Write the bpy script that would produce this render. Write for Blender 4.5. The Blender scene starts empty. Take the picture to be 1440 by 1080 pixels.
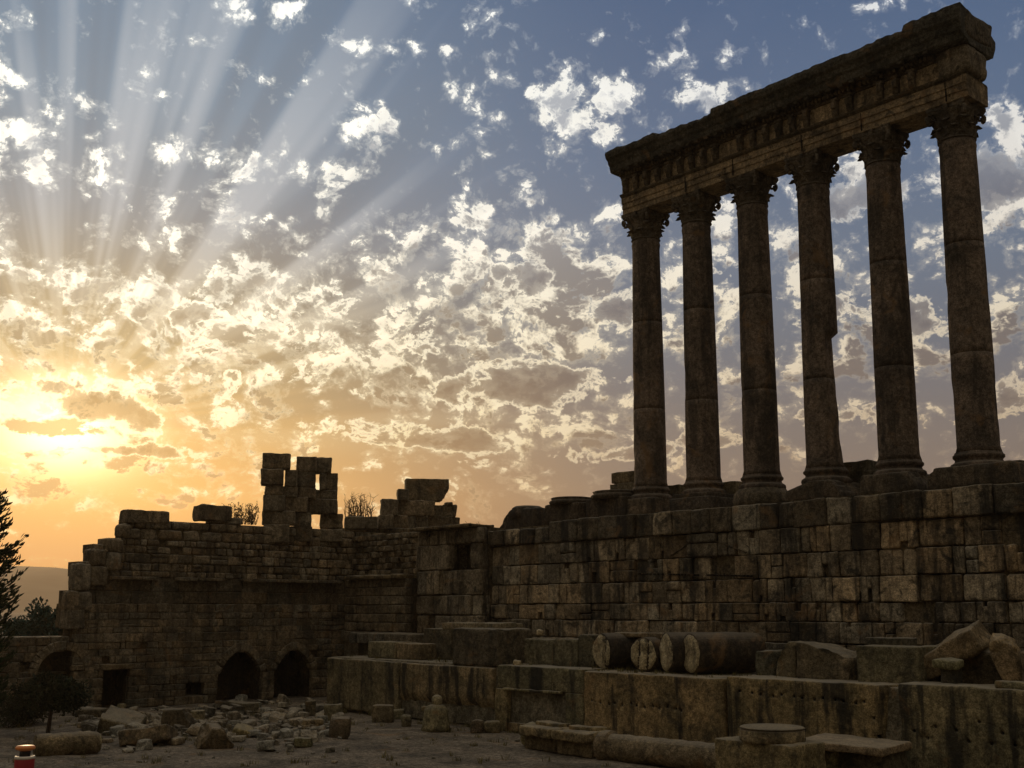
import bpy, bmesh, math, random
from mathutils import Vector, Matrix, noise
R = math.radians
sc = bpy.context.scene
COL = sc.collection
rnd = random.Random(11)
# ------------------------------------------------------------------ the site frame
# +X runs along the colonnade, +Y away from the court through the podium, Z = 0 is the court floor.
# The photographer stands on the stairs of the neighbouring temple, 7.5 m above the court.
FPX, CX, CY = 1600., 720., 590.
PITCH = math.atan(268 / 1600)
HS, HC = .665 / math.hypot(.665, .747), .747 / math.hypot(.665, .747)
VC, ZC = -62., 7.5
def ray(x, y):
    a = (x - CX) / FPX; b = (CY - y) / FPX
    cp, sp = math.cos(PITCH), math.sin(PITCH)
    Y = cp - b * sp; Z = sp + b * cp
    return HS * a - HC * Y, HC * a + HS * Y, Z
def at_v(x, y, v):
    r = ray(x, y); t = (v - VC) / r[1]; return Vector((r[0] * t, v, ZC + r[2] * t))
def at_u(x, y, u):
    r = ray(x, y); t = u / r[0]; return Vector((u, VC + r[1] * t, ZC + r[2] * t))
def at_z(x, y, z):
    r = ray(x, y); t = (z - ZC) / r[2]; return Vector((r[0] * t, VC + r[1] * t, z))
def azel(x, y):
    r = ray(x, y); return math.degrees(math.atan2(r[0], r[1])), math.degrees(math.asin(r[2] / math.sqrt(r[0]**2 + r[1]**2 + r[2]**2)))

# ------------------------------------------------------------------ object helpers
def tag(o, label=None, cat=None, group=None, kind=None):
    for k, x in (('label', label), ('category', cat), ('group', group), ('kind', kind)):
        if x: o[k] = x
    return o
def empty(name, loc, label, cat, group=None, rz=0):
    o = bpy.data.objects.new(name, None); COL.objects.link(o)
    o.location = loc; o.rotation_euler = (0, 0, rz); o.empty_display_size = .3
    return tag(o, label, cat, group)
def copy_tree(o, parent=None):
    c = o.copy(); COL.objects.link(c); c.parent = parent
    for ch in list(o.children): copy_tree(ch, c)
    return c
def nz(p, f=1., o=3):
    s = 0; a = 1; t = 0
    for _ in range(o):
        s += a * noise.noise(p * f); t += a; a *= .5; f *= 2.1
    return s / t
class MB:
    def __init__(s): s.v = []; s.f = []; s.t = []; s.sm = []
    def add(s, vs, fs, tint=(1, 1, 1), smooth=True):
        b = len(s.v); s.v += [tuple(p) for p in vs]
        for f in fs: s.f.append(tuple(i + b for i in f)); s.t.append(tint); s.sm.append(smooth)
    def build(s, name, mat, parent=None, origin=None):
        off = Vector(origin) if origin is not None else Vector((0, 0, 0))
        me = bpy.data.meshes.new(name)
        me.from_pydata([tuple(Vector(p) - off) for p in s.v], [], s.f)
        me.polygons.foreach_set('use_smooth', s.sm)
        at = me.attributes.new('tint', 'FLOAT_COLOR', 'CORNER')
        buf = []
        for f, t in zip(s.f, s.t): buf += [t[0], t[1], t[2], 1.] * len(f)
        at.data.foreach_set('color', buf)
        me.materials.append(mat); me.update()
        o = bpy.data.objects.new(name, me); COL.objects.link(o)
        if parent: o.parent = parent
        else: o.location = off
        return o
AX = (Vector((1, 0, 0)), Vector((0, 1, 0)), Vector((0, 0, 1)))
AXP = (Vector((1, 0, 0)), Vector((0, -1, 0)), Vector((0, 0, 1)))      # podium: outward is -Y
AXL = (Vector((0, 1, 0)), Vector((1, 0, 0)), Vector((0, 0, 1)))       # west wall: outward is +X
def rotax(rx, ry, rz):
    m = Matrix.Rotation(rz, 3, 'Z') @ Matrix.Rotation(ry, 3, 'Y') @ Matrix.Rotation(rx, 3, 'X')
    return m.col[0].copy(), m.col[1].copy(), m.col[2].copy()
def rblock(mb, o, size, ax=AX, wear=.08, amp=.03, freq=1.2, tint=(1, 1, 1), res=.5, cuts=(), fn=None):
    """a worn ashlar: rounded box with uneven arrises and a rough face"""
    o = Vector(o); h = [x / 2 for x in size]; r = min(wear, min(h) * .8)
    cs = []
    for k in range(3):
        n = max(1, min(24, int(math.ceil((2 * h[k] - 2 * r) / res))))
        c = [-h[k], -h[k] + r * .4] + [-h[k] + r + (2 * h[k] - 2 * r) * i / n for i in range(n + 1)] + [h[k] - r * .4, h[k]]
        cs.append(c)
    N = [len(c) for c in cs]; idx = {}; vs = []
    flip = ax[0].cross(ax[1]).dot(ax[2]) < 0
    def vert(i, j, k):
        key = (i, j, k)
        if key in idx: return idx[key]
        p = Vector((cs[0][i], cs[1][j], cs[2][k]))
        w0 = o + ax[0] * p.x + ax[1] * p.y + ax[2] * p.z
        rr = r * (.75 + .7 * noise.noise(w0 * .9))
        rr = max(.01, min(rr, min(h) * .95))
        q = Vector([max(-h[a] + rr, min(h[a] - rr, p[a])) for a in range(3)])
        d = p - q
        if d.length < 1e-6: dn = Vector((0, 0, 0))
        else: dn = d.normalized()
        p = q + dn * min(d.length, rr)
        p += dn * (amp * nz(w0, freq, 3) * 1.6)
        for (cp, cn) in cuts:
            e = (p - cp).dot(cn)
            if e > 0: p -= cn * (e - amp * 2 * nz(w0 * 1.7, 1.3, 2))
        if fn: p = fn(p)
        w = o + ax[0] * p.x + ax[1] * p.y + ax[2] * p.z
        idx[key] = len(vs); vs.append(w); return idx[key]
    fs = []
    def quad(a, b, c, d): fs.append((d, c, b, a) if flip else (a, b, c, d))
    for i in range(N[0] - 1):
        for j in range(N[1] - 1):
            quad(vert(i, j, N[2]-1), vert(i+1, j, N[2]-1), vert(i+1, j+1, N[2]-1), vert(i, j+1, N[2]-1))
            quad(vert(i, j+1, 0), vert(i+1, j+1, 0), vert(i+1, j, 0), vert(i, j, 0))
        for k in range(N[2] - 1):
            quad(vert(i, 0, k), vert(i+1, 0, k), vert(i+1, 0, k+1), vert(i, 0, k+1))
            quad(vert(i, N[1]-1, k+1), vert(i+1, N[1]-1, k+1), vert(i+1, N[1]-1, k), vert(i, N[1]-1, k))
    for j in range(N[1] - 1):
        for k in range(N[2] - 1):
            quad(vert(0, j, k+1), vert(0, j+1, k+1), vert(0, j+1, k), vert(0, j, k))
            quad(vert(N[0]-1, j, k), vert(N[0]-1, j+1, k), vert(N[0]-1, j+1, k+1), vert(N[0]-1, j, k+1))
    mb.add(vs, fs, tint)
def box(mb, lo, hi, ax, O, tint):
    """plain core box in the frame (O, ax); hidden behind the facing"""
    P = lambda a, b, c: O + ax[0] * a + ax[1] * b + ax[2] * c
    vs = [P(a, b, c) for c in (lo[2], hi[2]) for b in (lo[1], hi[1]) for a in (lo[0], hi[0])]
    fs = [(0, 2, 3, 1), (4, 5, 7, 6), (0, 1, 5, 4), (2, 6, 7, 3), (0, 4, 6, 2), (1, 3, 7, 5)]
    if ax[0].cross(ax[1]).dot(ax[2]) < 0: fs = [f[::-1] for f in fs]
    mb.add(vs, fs, tint, False)
def tintv(lo=.7, hi=1.2, warm=.06, base=(1, 1, 1)):
    g = rnd.uniform(lo, hi); w = rnd.uniform(-warm, warm)
    return (base[0] * g * (1 + w), base[1] * g, base[2] * g * (1 - w * 1.3))
def masonry(mb, O, ax, courses, spans, wr=(1., 1.9), depth=.7, thick=2., gap=.035, jit=.05, wear=.09, amp=.03,
            tint=None, base=0., hole=.0, res=.5, off=None, miss=0., split=.0):
    """coursed ashlar: a facing of separate worn blocks on a solid core"""
    O = Vector(O)
    for ci, (z0, z1) in enumerate(courses):
        h = z1 - z0
        for (s0, s1) in spans(z0, z1):
            if s1 - s0 < .15: continue
            b = base + (off(z0) if off else 0)
            box(mb, (s0 + .05, -thick, z0), (s1 - .05, b - .3, z1), ax, O, (.42, .4, .36))
            s = s0
            while s < s1 - 1e-3:
                w = h * rnd.uniform(*wr)
                if s + w > s1 - .45 * h: w = s1 - s
                t = tint(s + w / 2, z0 + h / 2) if tint else tintv()
                j = b + rnd.gauss(0, jit); rt = rnd.gauss(0, .012) * min(1, 1.5 / max(w, .5))
                axj = (ax[0] * math.cos(rt) + ax[2] * math.sin(rt), ax[1], ax[2] * math.cos(rt) - ax[0] * math.sin(rt))
                if rnd.random() < miss: s += w; continue
                def blk(a0, a1, c0, c1, jj=j):
                    rblock(mb, O + ax[0] * ((a0 + a1) / 2) + ax[1] * (jj - depth / 2) + ax[2] * ((c0 + c1) / 2),
                           (a1 - a0, depth, c1 - c0), axj, wear * rnd.choice((.6, .8, 1., 1., 1.4, 2.1)), amp * rnd.uniform(.8, 1.6), 1.1, t, res)
                a0, a1, c0, c1 = s + gap / 2, s + w - gap / 2, z0 + gap / 2, z1 - gap / 2
                if rnd.random() < hole and w > .9 and h > .6:
                    hw = rnd.uniform(.22, .5); hh = h * rnd.uniform(.2, .5); hc = rnd.uniform(a0 + .3, a1 - hw - .3) if a1 - a0 > hw + .7 else (a0 + a1 - hw) / 2
                    blk(a0, hc, c0, c1); blk(hc + hw, a1, c0, c1)
                    if rnd.random() < .6: blk(hc - .01, hc + hw + .01, c0 + hh, c1, j - .015)
                    else: blk(hc - .01, hc + hw + .01, c0, c1 - hh, j - .015)
                elif split and rnd.random() < split and h > .6:
                    k = rnd.random()
                    if k < .4: zm = c0 + (c1 - c0) * rnd.uniform(.35, .65); blk(a0, a1, c0, zm - gap / 2); t = tintv(.8, 1.1, .04, t); blk(a0, a1, zm + gap / 2, c1, j + rnd.gauss(0, jit))
                    elif k < .75: am = a0 + (a1 - a0) * rnd.uniform(.3, .7); blk(a0, am - gap / 2, c0, c1); t = tintv(.75, 1.15, .04, t); blk(am + gap / 2, a1, c0, c1, j + rnd.gauss(0, jit))
                    else: am = a0 + (a1 - a0) * rnd.uniform(.4, .6); zm = (c0 + c1) / 2; blk(a0, am - gap / 2, c0, c1); t = tintv(.8, 1.1, .04, t); blk(am + gap / 2, a1, c0, zm - gap / 2); blk(am + gap / 2, a1, zm + gap / 2, c1)
                else: blk(a0, a1, c0 + rnd.uniform(-.015, .03) * h, c1 + rnd.uniform(-.03, .015) * h)
                s += w
def lathe(mb, prof, c=(0, 0), n=48, tint=(1, 1, 1), amp=0., fn=None, cap=True):
    vs = []; fs = []
    for (r, z) in prof:
        for i in range(n):
            a = 2 * math.pi * i / n
            p = Vector((c[0] + r * math.cos(a), c[1] + r * math.sin(a), z))
            if amp: 
                k = amp * nz(p, 1.3, 3); p.x += math.cos(a) * k; p.y += math.sin(a) * k
            if fn: p = fn(p)
            vs.append(p)
    for k in range(len(prof) - 1):
        for i in range(n):
            j = (i + 1) % n
            fs.append((k * n + i, k * n + j, (k + 1) * n + j, (k + 1) * n + i))
    if cap:
        fs.append(tuple(range(n - 1, -1, -1))); fs.append(tuple((len(prof) - 1) * n + i for i in range(n)))
    mb.add(vs, fs, tint)
def sweep(mb, prof, us, tint=(1, 1, 1), disp=None):
    """closed profile [(y, z)] carried along X"""
    n = len(prof); vs = []; fs = []
    for u in us:
        for (y, z) in prof:
            p = Vector((u, y, z))
            vs.append(disp(p) if disp else p)
    for k in range(len(us) - 1):
        for i in range(n):
            j = (i + 1) % n
            fs.append((k * n + i, (k + 1) * n + i, (k + 1) * n + j, k * n + j))
    fs.append(tuple(range(n))); fs.append(tuple((len(us) - 1) * n + i for i in reversed(range(n))))
    mb.add(vs, fs, tint, False)
def tube(mb, pts, rad, n=6, tint=(1, 1, 1)):
    vs = []; fs = []
    for k, p in enumerate(pts):
        p = Vector(p)
        d = (Vector(pts[min(k + 1, len(pts) - 1)]) - Vector(pts[max(k - 1, 0)])).normalized()
        a = d.orthogonal().normalized(); b = d.cross(a)
        r = rad[k] if isinstance(rad, (list, tuple)) else rad
        for i in range(n):
            t = 2 * math.pi * i / n; vs.append(p + a * (r * math.cos(t)) + b * (r * math.sin(t)))
    for k in range(len(pts) - 1):
        for i in range(n):
            j = (i + 1) % n; fs.append((k * n + i, k * n + j, (k + 1) * n + j, (k + 1) * n + i))
    fs.append(tuple(range(n - 1, -1, -1))); fs.append(tuple((len(pts) - 1) * n + i for i in range(n)))
    mb.add(vs, fs, tint)
def leafquad(mb, p, d, w, l, tint):
    """a small folded leaf"""
    d = d.normalized(); s = d.orthogonal().normalized()
    s = (Matrix.Rotation(rnd.uniform(0, 6.28), 3, d) @ s)
    up = d.cross(s) * (w * .35)
    vs = [p, p + d * l * .5 + s * w * .5 + up, p + d * l, p + d * l * .5 - s * w * .5 + up]
    mb.add(vs, [(0, 1, 2), (0, 2, 3)], tint, False)

# ------------------------------------------------------------------ materials
def stone(name, light, dark, stain=.6, streak=.5, bump=.6, scale=1., rough=.95, pits=.5, top_light=.6):
    m = bpy.data.materials.new(name); m.use_nodes = True
    nt = m.node_tree; N = nt.nodes; L = nt.links; N.clear()
    out = N.new('ShaderNodeOutputMaterial'); bs = N.new('ShaderNodeBsdfPrincipled')
    bs.inputs['Roughness'].default_value = rough
    bs.inputs['Specular IOR Level'].default_value = .15
    L.new(bs.outputs[0], out.inputs[0])
    geo = N.new('ShaderNodeNewGeometry'); tnt = N.new('ShaderNodeAttribute'); tnt.attribute_name = 'tint'
    def noi(sc_, det, rgh=.6, dist=0., vec=None):
        n = N.new('ShaderNodeTexNoise'); n.inputs['Scale'].default_value = sc_ * scale
        n.inputs['Detail'].default_value = det; n.inputs['Roughness'].default_value = rgh; n.inputs['Distortion'].default_value = dist
        L.new(vec or geo.outputs['Position'], n.inputs['Vector']); return n.outputs[0]
    def rng(v, a, b, c=0., d=1.):
        n = N.new('ShaderNodeMapRange'); n.interpolation_type = 'SMOOTHSTEP'
        for i, x in enumerate((a, b, c, d)): n.inputs[i + 1].default_value = x
        L.new(v, n.inputs[0]); return n.outputs[0]
    def mix(f, a, b, mode='MIX'):
        n = N.new('ShaderNodeMix'); n.data_type = 'RGBA'; n.blend_type = mode
        for s, x in ((n.inputs[0], f), (n.inputs[6], a), (n.inputs[7], b)):
            if isinstance(x, (int, float)): s.default_value = x
            elif isinstance(x, tuple): s.default_value = (*x, 1)
            else: L.new(x, s)
        return n.outputs[2]
    big = rng(noi(.5, 6, .66, .5), .36, .64)
    c = mix(big, light, dark)
    c = mix(1., c, tnt.outputs['Color'], 'MULTIPLY')
    fine = rng(noi(4., 7, .74), .32, .7, .5, 1.4)
    c = mix(1., c, fine, 'MULTIPLY')
    c = mix(1., c, rng(noi(15., 4, .75), .36, .64, .62, 1.34), 'MULTIPLY')
    # black and ochre weathering crust, rain streaks below ledges
    mp = N.new('ShaderNodeMapping'); mp.inputs['Scale'].default_value = (1.1, 1.1, .13); L.new(geo.outputs['Position'], mp.inputs[0])
    st = rng(noi(.9, 5, .65, .3, mp.outputs[0]), .47, .62, 0, streak)
    c = mix(st, c, (.028, .026, .022))
    cr = rng(noi(.8, 7, .72, .6), .52, .64, 0, stain)
    c = mix(cr, c, (.03, .029, .024))
    oc = rng(noi(.55, 4, .6, .8), .58, .72, 0, .45)
    c = mix(oc, c, (.3, .17, .07))
    # skylight on the tops put into the colour: upward faces turn paler
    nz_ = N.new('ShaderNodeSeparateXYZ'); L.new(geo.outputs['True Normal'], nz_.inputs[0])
    c = mix(rng(nz_.outputs[2], .55, .95, 0, top_light), c, (.46, .4, .3))
    L.new(c, bs.inputs['Base Color'])
    b1 = N.new('ShaderNodeBump'); b1.inputs['Strength'].default_value = bump; b1.inputs['Distance'].default_value = .2
    L.new(noi(2.2, 8, .68), b1.inputs['Height'])
    vo = N.new('ShaderNodeTexVoronoi'); vo.inputs['Scale'].default_value = 3.2 * scale; vo.inputs['Randomness'].default_value = 1.
    L.new(geo.outputs['Position'], vo.inputs['Vector'])
    b2 = N.new('ShaderNodeBump'); b2.inputs['Strength'].default_value = pits; b2.inputs['Distance'].default_value = .1
    L.new(rng(vo.outputs['Distance'], .02, .22), b2.inputs['Height']); L.new(b1.outputs[0], b2.inputs['Normal'])
    L.new(b2.outputs[0], bs.inputs['Normal'])
    return m
def plain(name, c, rough=.7, var=.35, scale=3., spec=.3, trans=0.):
    m = bpy.data.materials.new(name); m.use_nodes = True
    nt = m.node_tree; N = nt.nodes; L = nt.links; bs = N['Principled BSDF']
    bs.inputs['Roughness'].default_value = rough; bs.inputs['Specular IOR Level'].default_value = spec
    n = N.new('ShaderNodeTexNoise'); n.inputs['Scale'].default_value = scale; n.inputs['Detail'].default_value = 5
    g = N.new('ShaderNodeNewGeometry'); L.new(g.outputs['Position'], n.inputs['Vector'])
    mr = N.new('ShaderNodeMapRange'); mr.inputs[1].default_value = .3; mr.inputs[2].default_value = .7
    mr.inputs[3].default_value = 1 - var; mr.inputs[4].default_value = 1 + var; L.new(n.outputs[0], mr.inputs[0])
    tn = N.new('ShaderNodeAttribute'); tn.attribute_name = 'tint'
    mx = N.new('ShaderNodeMix'); mx.data_type = 'RGBA'; mx.blend_type = 'MULTIPLY'; mx.inputs[0].default_value = 1
    mx.inputs[6].default_value = (*c, 1); L.new(tn.outputs['Color'], mx.inputs[7])
    m2 = N.new('ShaderNodeMix'); m2.data_type = 'RGBA'; m2.blend_type = 'MULTIPLY'; m2.inputs[0].default_value = 1
    L.new(mx.outputs[2], m2.inputs[6]); L.new(mr.outputs[0], m2.inputs[7]); L.new(m2.outputs[2], bs.inputs['Base Color'])
    return m
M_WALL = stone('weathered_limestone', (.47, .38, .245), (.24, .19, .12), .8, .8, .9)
M_COLM = stone('column_limestone', (.23, .178, .13), (.13, .105, .08), .6, .6, .6, pits=.35, top_light=.25)
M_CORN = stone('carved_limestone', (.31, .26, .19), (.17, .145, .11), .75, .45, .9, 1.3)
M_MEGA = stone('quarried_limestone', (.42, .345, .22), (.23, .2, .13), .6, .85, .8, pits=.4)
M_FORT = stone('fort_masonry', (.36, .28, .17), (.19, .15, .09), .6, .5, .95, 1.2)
M_RUBB = stone('rubble_limestone', (.42, .355, .245), (.22, .19, .13), .6, .35, .95, 1.3, top_light=.4)
M_PALE = stone('pale_stone', (.6, .52, .36), (.36, .3, .2), .75, .3, .7, 1.3)
M_LEAF = plain('evergreen_foliage', (.03, .045, .016), .75, .3)
M_BUSH = plain('bush_foliage', (.028, .034, .014), .75, .3)
M_BLUE = plain('grey_green_foliage', (.05, .085, .06), .75, .3)
M_DRY = plain('dry_twigs', (.11, .07, .03), .85, .3)
M_GRASS = plain('dry_grass_blades', (.16, .13, .055), .85, .3)
M_BARK = plain('tree_bark', (.07, .05, .035), .9, .4)
M_RED = plain('red_paint', (.34, .014, .018), .65, .12, 2., .5)
M_WHITE = plain('pale_paint', (.8, .72, .58), .5, .1)
M_ORANGE = plain('orange_plastic', (.75, .25, .06), .45, .1)
M_BLACK = plain('dark_metal', (.02, .02, .02), .5, .2)
# ================================================================== SETTING
def axis_pts(lo, hi, step, far, k=1.35):
    c = []; x = lo
    while x <= hi: c.append(x); x += step
    a = []; x = lo; s = step
    while x > -far: s *= k; x -= s; a.append(x)
    b = []; x = c[-1]; s = step
    while x < far: s *= k; x += s; b.append(x)
    return a[::-1] + c + b
gm = MB(); xs = axis_pts(-92, -12, .55, 7500); ys = axis_pts(-48, -8, .55, 7500)
gv = []
for y in ys:
    for x in xs:
        p = Vector((x, y, 0)); f = 1 if (-95 < x < -8 and -52 < y < -4) else .2
        z = f * (.12 * nz(p, .23, 3) + .07 * nz(p, 1.1, 3))
        z += f * .35 * max(0, nz(p + Vector((9, 3, 0)), .16, 2)) * (1 if x < -58 else .2)
        gv.append((x, y, z - .03))
nx = len(xs)
gm.add(gv, [(j*nx+i, j*nx+i+1, (j+1)*nx+i+1, (j+1)*nx+i) for j in range(len(ys)-1) for i in range(nx-1)])
def ground_mat():
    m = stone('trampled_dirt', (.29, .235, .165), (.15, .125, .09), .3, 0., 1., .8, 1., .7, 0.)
    return m
tag(gm.build('ground', ground_mat()), kind='structure')

hm = MB(); hv = []; hf = []; nA = 90; nR = 14
for i in range(nA + 1):
    az = R(-135 + 150 * i / nA); a_ = math.degrees(az)
    hgt = 215 + 45 * math.sin(a_ * .21 + .5) + 28 * math.sin(a_ * .6) + 16 * noise.noise(Vector((a_ * .7, 1, 0))) + 7 * noise.noise(Vector((a_ * 2.3, 5, 0)))
    for k in range(nR + 1):
        t = k / nR; d = 3600 + 2400 * t
        z = hgt * math.sin(min(1, t * 1.35) * math.pi / 2) ** 1.4 + 22 * noise.noise(Vector((math.sin(az) * d * .003, math.cos(az) * d * .003, 0))) * (1 if 0 < k < nR - 3 else 0) - 4
        hv.append((math.sin(az) * d, math.cos(az) * d - 62, z))
for i in range(nA):
    for k in range(nR): hf.append((i*(nR+1)+k, i*(nR+1)+k+1, (i+1)*(nR+1)+k+1, (i+1)*(nR+1)+k))
hm.add(hv, hf)
tag(hm.build('mountains', plain('mountain_scrub', (.11, .1, .07), .95, .3, .004, .1)), kind='structure')

tm = MB()
rblock(tm, (-42.3, -7.7, 2.), (68.0, 10.2, 3.9), AX, .1, .06, .4, (.75, .75, .7), .8)
tag(tm.build('terrace', M_RUBB), kind='structure')

# ================================================================== PODIUM
DARK = (.42, .43, .42)
podium = empty('temple_podium', (-40, -2.6, 0), 'high podium wall of coursed limestone blocks carrying the six columns', 'wall')
def loc(parent):                       # children are built in world space: undo the parent offset
    return Matrix.Translation(parent.location).inverted()
def part(mb, name, mat, parent):
    o = mb.build(name, mat, parent); o.matrix_parent_inverse = loc(parent if parent.parent is None else parent)
    return o
def sub(mb, name, mat, parent):
    return mb.build(name, mat, parent)
OP = Vector((0, -2.6, 0))
PZ = [4., 5.55, 6.81, 7.96, 9.43, 10.94, 12.5]
def ptint(s, z):
    g = rnd.uniform(.6, 1.25); w = rnd.uniform(-.05, .12)
    d = noise.noise(Vector((s * .13, z * .25, 3)))
    if d > .25: g *= .55
    if rnd.random() < .06: g *= 1.35
    return (g * (1 + w), g, g * (1 - w * 1.2))
b = MB()
masonry(b, OP, AXP, list(zip(PZ[:-1], PZ[1:])), lambda a, c: [(-69.2, -9.)], (.75, 1.7), .8, 2.2, .05, .07, .1, .045, ptint, hole=.3, res=.33, miss=.015, split=.3)
part(b, 'block_courses', M_WALL, podium)
b = MB()
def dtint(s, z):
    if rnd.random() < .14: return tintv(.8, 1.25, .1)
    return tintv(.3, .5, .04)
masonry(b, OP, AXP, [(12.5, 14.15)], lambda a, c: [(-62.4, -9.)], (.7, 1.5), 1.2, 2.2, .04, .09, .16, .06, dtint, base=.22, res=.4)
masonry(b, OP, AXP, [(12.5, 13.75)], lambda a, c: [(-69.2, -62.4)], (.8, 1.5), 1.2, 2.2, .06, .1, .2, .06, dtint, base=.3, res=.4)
part(b, 'top_course', M_WALL, podium)
b = MB()
box(b, (-69, -2.2, .1), (-9, 9, 13.9), AX, Vector((0, 0, 0)), (.4, .38, .34))
part(b, 'core', M_WALL, podium)
b = MB(); rblock(b, (0, 0, 0), (.12, .3, .12), AX, .02, .01, 2, (.12, .11, .1), 1)
stub = b.build('dark_stub', M_WALL, podium); first = True      # small dark blocks added as a row of dark marks below the columns
for i in range(30):
    if i in (7, 16, 17): continue
    o = stub if first else stub.copy()
    if not first: COL.objects.link(o)
    first = False; o.parent = podium; o.matrix_parent_inverse = loc(podium); o.location = at_v(900 + i * 5.4, 807 + .1 * i, -2.6) + Vector((0, -.06, 0))
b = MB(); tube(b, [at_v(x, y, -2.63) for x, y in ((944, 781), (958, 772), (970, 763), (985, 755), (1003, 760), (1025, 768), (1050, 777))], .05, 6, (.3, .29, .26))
part(b, 'arch_shadow_line', M_WALL, podium)  # dark tube painting in the shadowed line of a relieving arch

# ================================================================== COLUMNS
CU = [-54.55, -49.7, -44.82, -39.97, -34.92, -30.05]
Z_PED, Z_BASE, Z_SH, Z_CAP, Z_TOP = 14.17, 15.35, 16.25, 34.75, 36.85
def shaft_r(z):
    t = (z - Z_SH) / (Z_CAP - Z_SH)
    r = 1.18 - .17 * t ** 1.6
    if t < .02: r += .1 * (1 - t / .02) ** 2
    if t > .975: r += .07 * math.sin((t - .975) / .025 * math.pi)
    return r
JOINTS = [Z_SH, 21.9, 28.4, Z_CAP]
def acanthus(mb, ang, r0, z0, h, w, out, tint, drop=.16):
    """one carved leaf, a solid curved plate with lobed edges"""
    ca, sa = math.cos(ang), math.sin(ang); rows, cols = 8, 6; grids = []
    for lay in (0, 1):
        g = []
        for i in range(rows + 1):
            t = i / rows
            ww = w * (.62 + .5 * math.sin(min(1, t * 1.15) * math.pi * .62)) * (1 if t < .75 else 1 - ((t - .75) / .25) ** 2 * .75)
            ww *= 1 + .22 * math.cos(t * 5 * 2 * math.pi) * (t > .1)
            z = z0 + h * (t if t < .82 else .82 + (t - .82) * .2) - (drop * ((t - .82) / .18) ** 2 if t > .82 else 0)
            rr = r0 + out * max(0, t - .35) ** 2 * 2.2 + (.05 if lay == 0 else -.06)
            for j in range(cols + 1):
                s = (j / cols - .5) * 2
                e = rr + .05 * (1 - abs(s)) * (1 if lay == 0 else 1) - .07 * s * s
                x = e; y = s * ww * .5
                g.append(Vector((ca * x - sa * y, sa * x + ca * y, z)))
        grids.append(g)
    vs = grids[0] + grids[1]; n = cols + 1; o = len(grids[0]); fs = []
    for i in range(rows):
        for j in range(cols):
            a = i * n + j; fs.append((a, a + 1, a + n + 1, a + n)); fs.append((o + a + n, o + a + n + 1, o + a + 1, o + a))
        fs.append((i * n, (i + 1) * n, o + (i + 1) * n, o + i * n)); fs.append((o + i * n + cols, o + (i + 1) * n + cols, (i + 1) * n + cols, i * n + cols))
    for j in range(cols): 
        a = rows * n + j; fs.append((a, a + 1, o + a + 1, o + a))
    mb.add(vs, fs, tint)
def make_capital(seed):
    r_ = random.Random(seed); mb = MB(); ct = (.62, .6, .56)
    H = Z_TOP - Z_CAP
    def sh(c): g = r_.uniform(.75, 1.2); return tuple(x * g for x in c)
    prof = [(1.03, 0), (1.1, .05), (1.03, .1), (1.0, .3), (1.02, .9), (1.08, 1.3), (1.2, 1.6), (1.34, 1.75)]
    lathe(mb, [(r, z) for r, z in prof], n=32, tint=ct, amp=.03)
    for k in range(8):
        if r_.random() < .93: acanthus(mb, math.pi / 4 * k + .39, 1.0, .08, .8 * r_.uniform(.92, 1.05), .78, .5 * r_.uniform(.7, 1.1), sh(ct))
    for k in range(8):
        if r_.random() < .93: acanthus(mb, math.pi / 4 * k, 1.02, .3, 1.14 * r_.uniform(.92, 1.05), .8, .55 * r_.uniform(.7, 1.1), sh(ct), .2)
    ab = MB(); n = 9; top = []
    for s in range(4):
        a0 = math.pi / 4 + s * math.pi / 2
        for i in range(n):
            t = i / n; a = a0 + t * math.pi / 2
            c0 = Vector((math.cos(a0), math.sin(a0))) * 1.86; c1 = Vector((math.cos(a0 + math.pi / 2), math.sin(a0 + math.pi / 2))) * 1.86
            p = c0.lerp(c1, t); mid = (c0 + c1).normalized()
            p -= mid * .24 * math.sin(math.pi * t) ** .8
            if t == 0: p *= r_.uniform(.9, 1.)
            top.append(p)
    N = len(top); vs = []; fs = []
    for (k, z) in ((.93, 1.72), (.97, 1.86), (1., 1.9), (1., H + .02)):
        vs += [(p.x * k, p.y * k, z) for p in top]
    for q in range(3):
        for i in range(N):
            j = (i + 1) % N; fs.append((q*N+i, q*N+j, (q+1)*N+j, (q+1)*N+i))
    fs.append(tuple(range(N - 1, -1, -1))); fs.append(tuple(3 * N + i for i in range(N)))
    ab.add(vs, fs, ct, False)
    vo = MB()
    for s in range(4):
        a = math.pi / 4 + s * math.pi / 2
        c = Vector((math.cos(a) * 1.42, math.sin(a) * 1.42, 1.5)); rad = Vector((math.cos(a), math.sin(a), 0))
        pts = []; rr = []
        for i in range(20):
            t = i / 19; th = -1.2 + t * 2.6 * math.pi; q = .3 * (1 - .75 * t)
            pts.append(c + rad * (q * math.cos(th)) + Vector((0, 0, q * math.sin(th)))); rr.append(.12 * (1 - .35 * t))
        tube(vo, pts, rr, 8, ct)
        tube(vo, [Vector((math.cos(a) * 1.0, math.sin(a) * 1.0, .85)), Vector((math.cos(a) * 1.12, math.sin(a) * 1.12, 1.25)), c + Vector((0, 0, .27))], [.09, .1, .1], 8, ct)
    for s in range(4):                                   # fleuron on each abacus side
        a = s * math.pi / 2
        rblock(vo, (math.cos(a) * 1.15, math.sin(a) * 1.15, 1.9), (.3, .3, .34), rotax(0, 0, a), .12, .04, 3, ct, .2)
    return mb, ab, vo
col_labels = ['column at the far left end of the row, below the cornice end', 'second column from the left end, on a square two tier block',
              'third column from the left, on a rounded flaring worn pedestal', 'fourth column with a chunk broken off the right side of its shaft',
              'fifth column from the left, tapering pedestal beside a dark block', 'nearest column at the right end of the row, on the widest pedestal']
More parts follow.
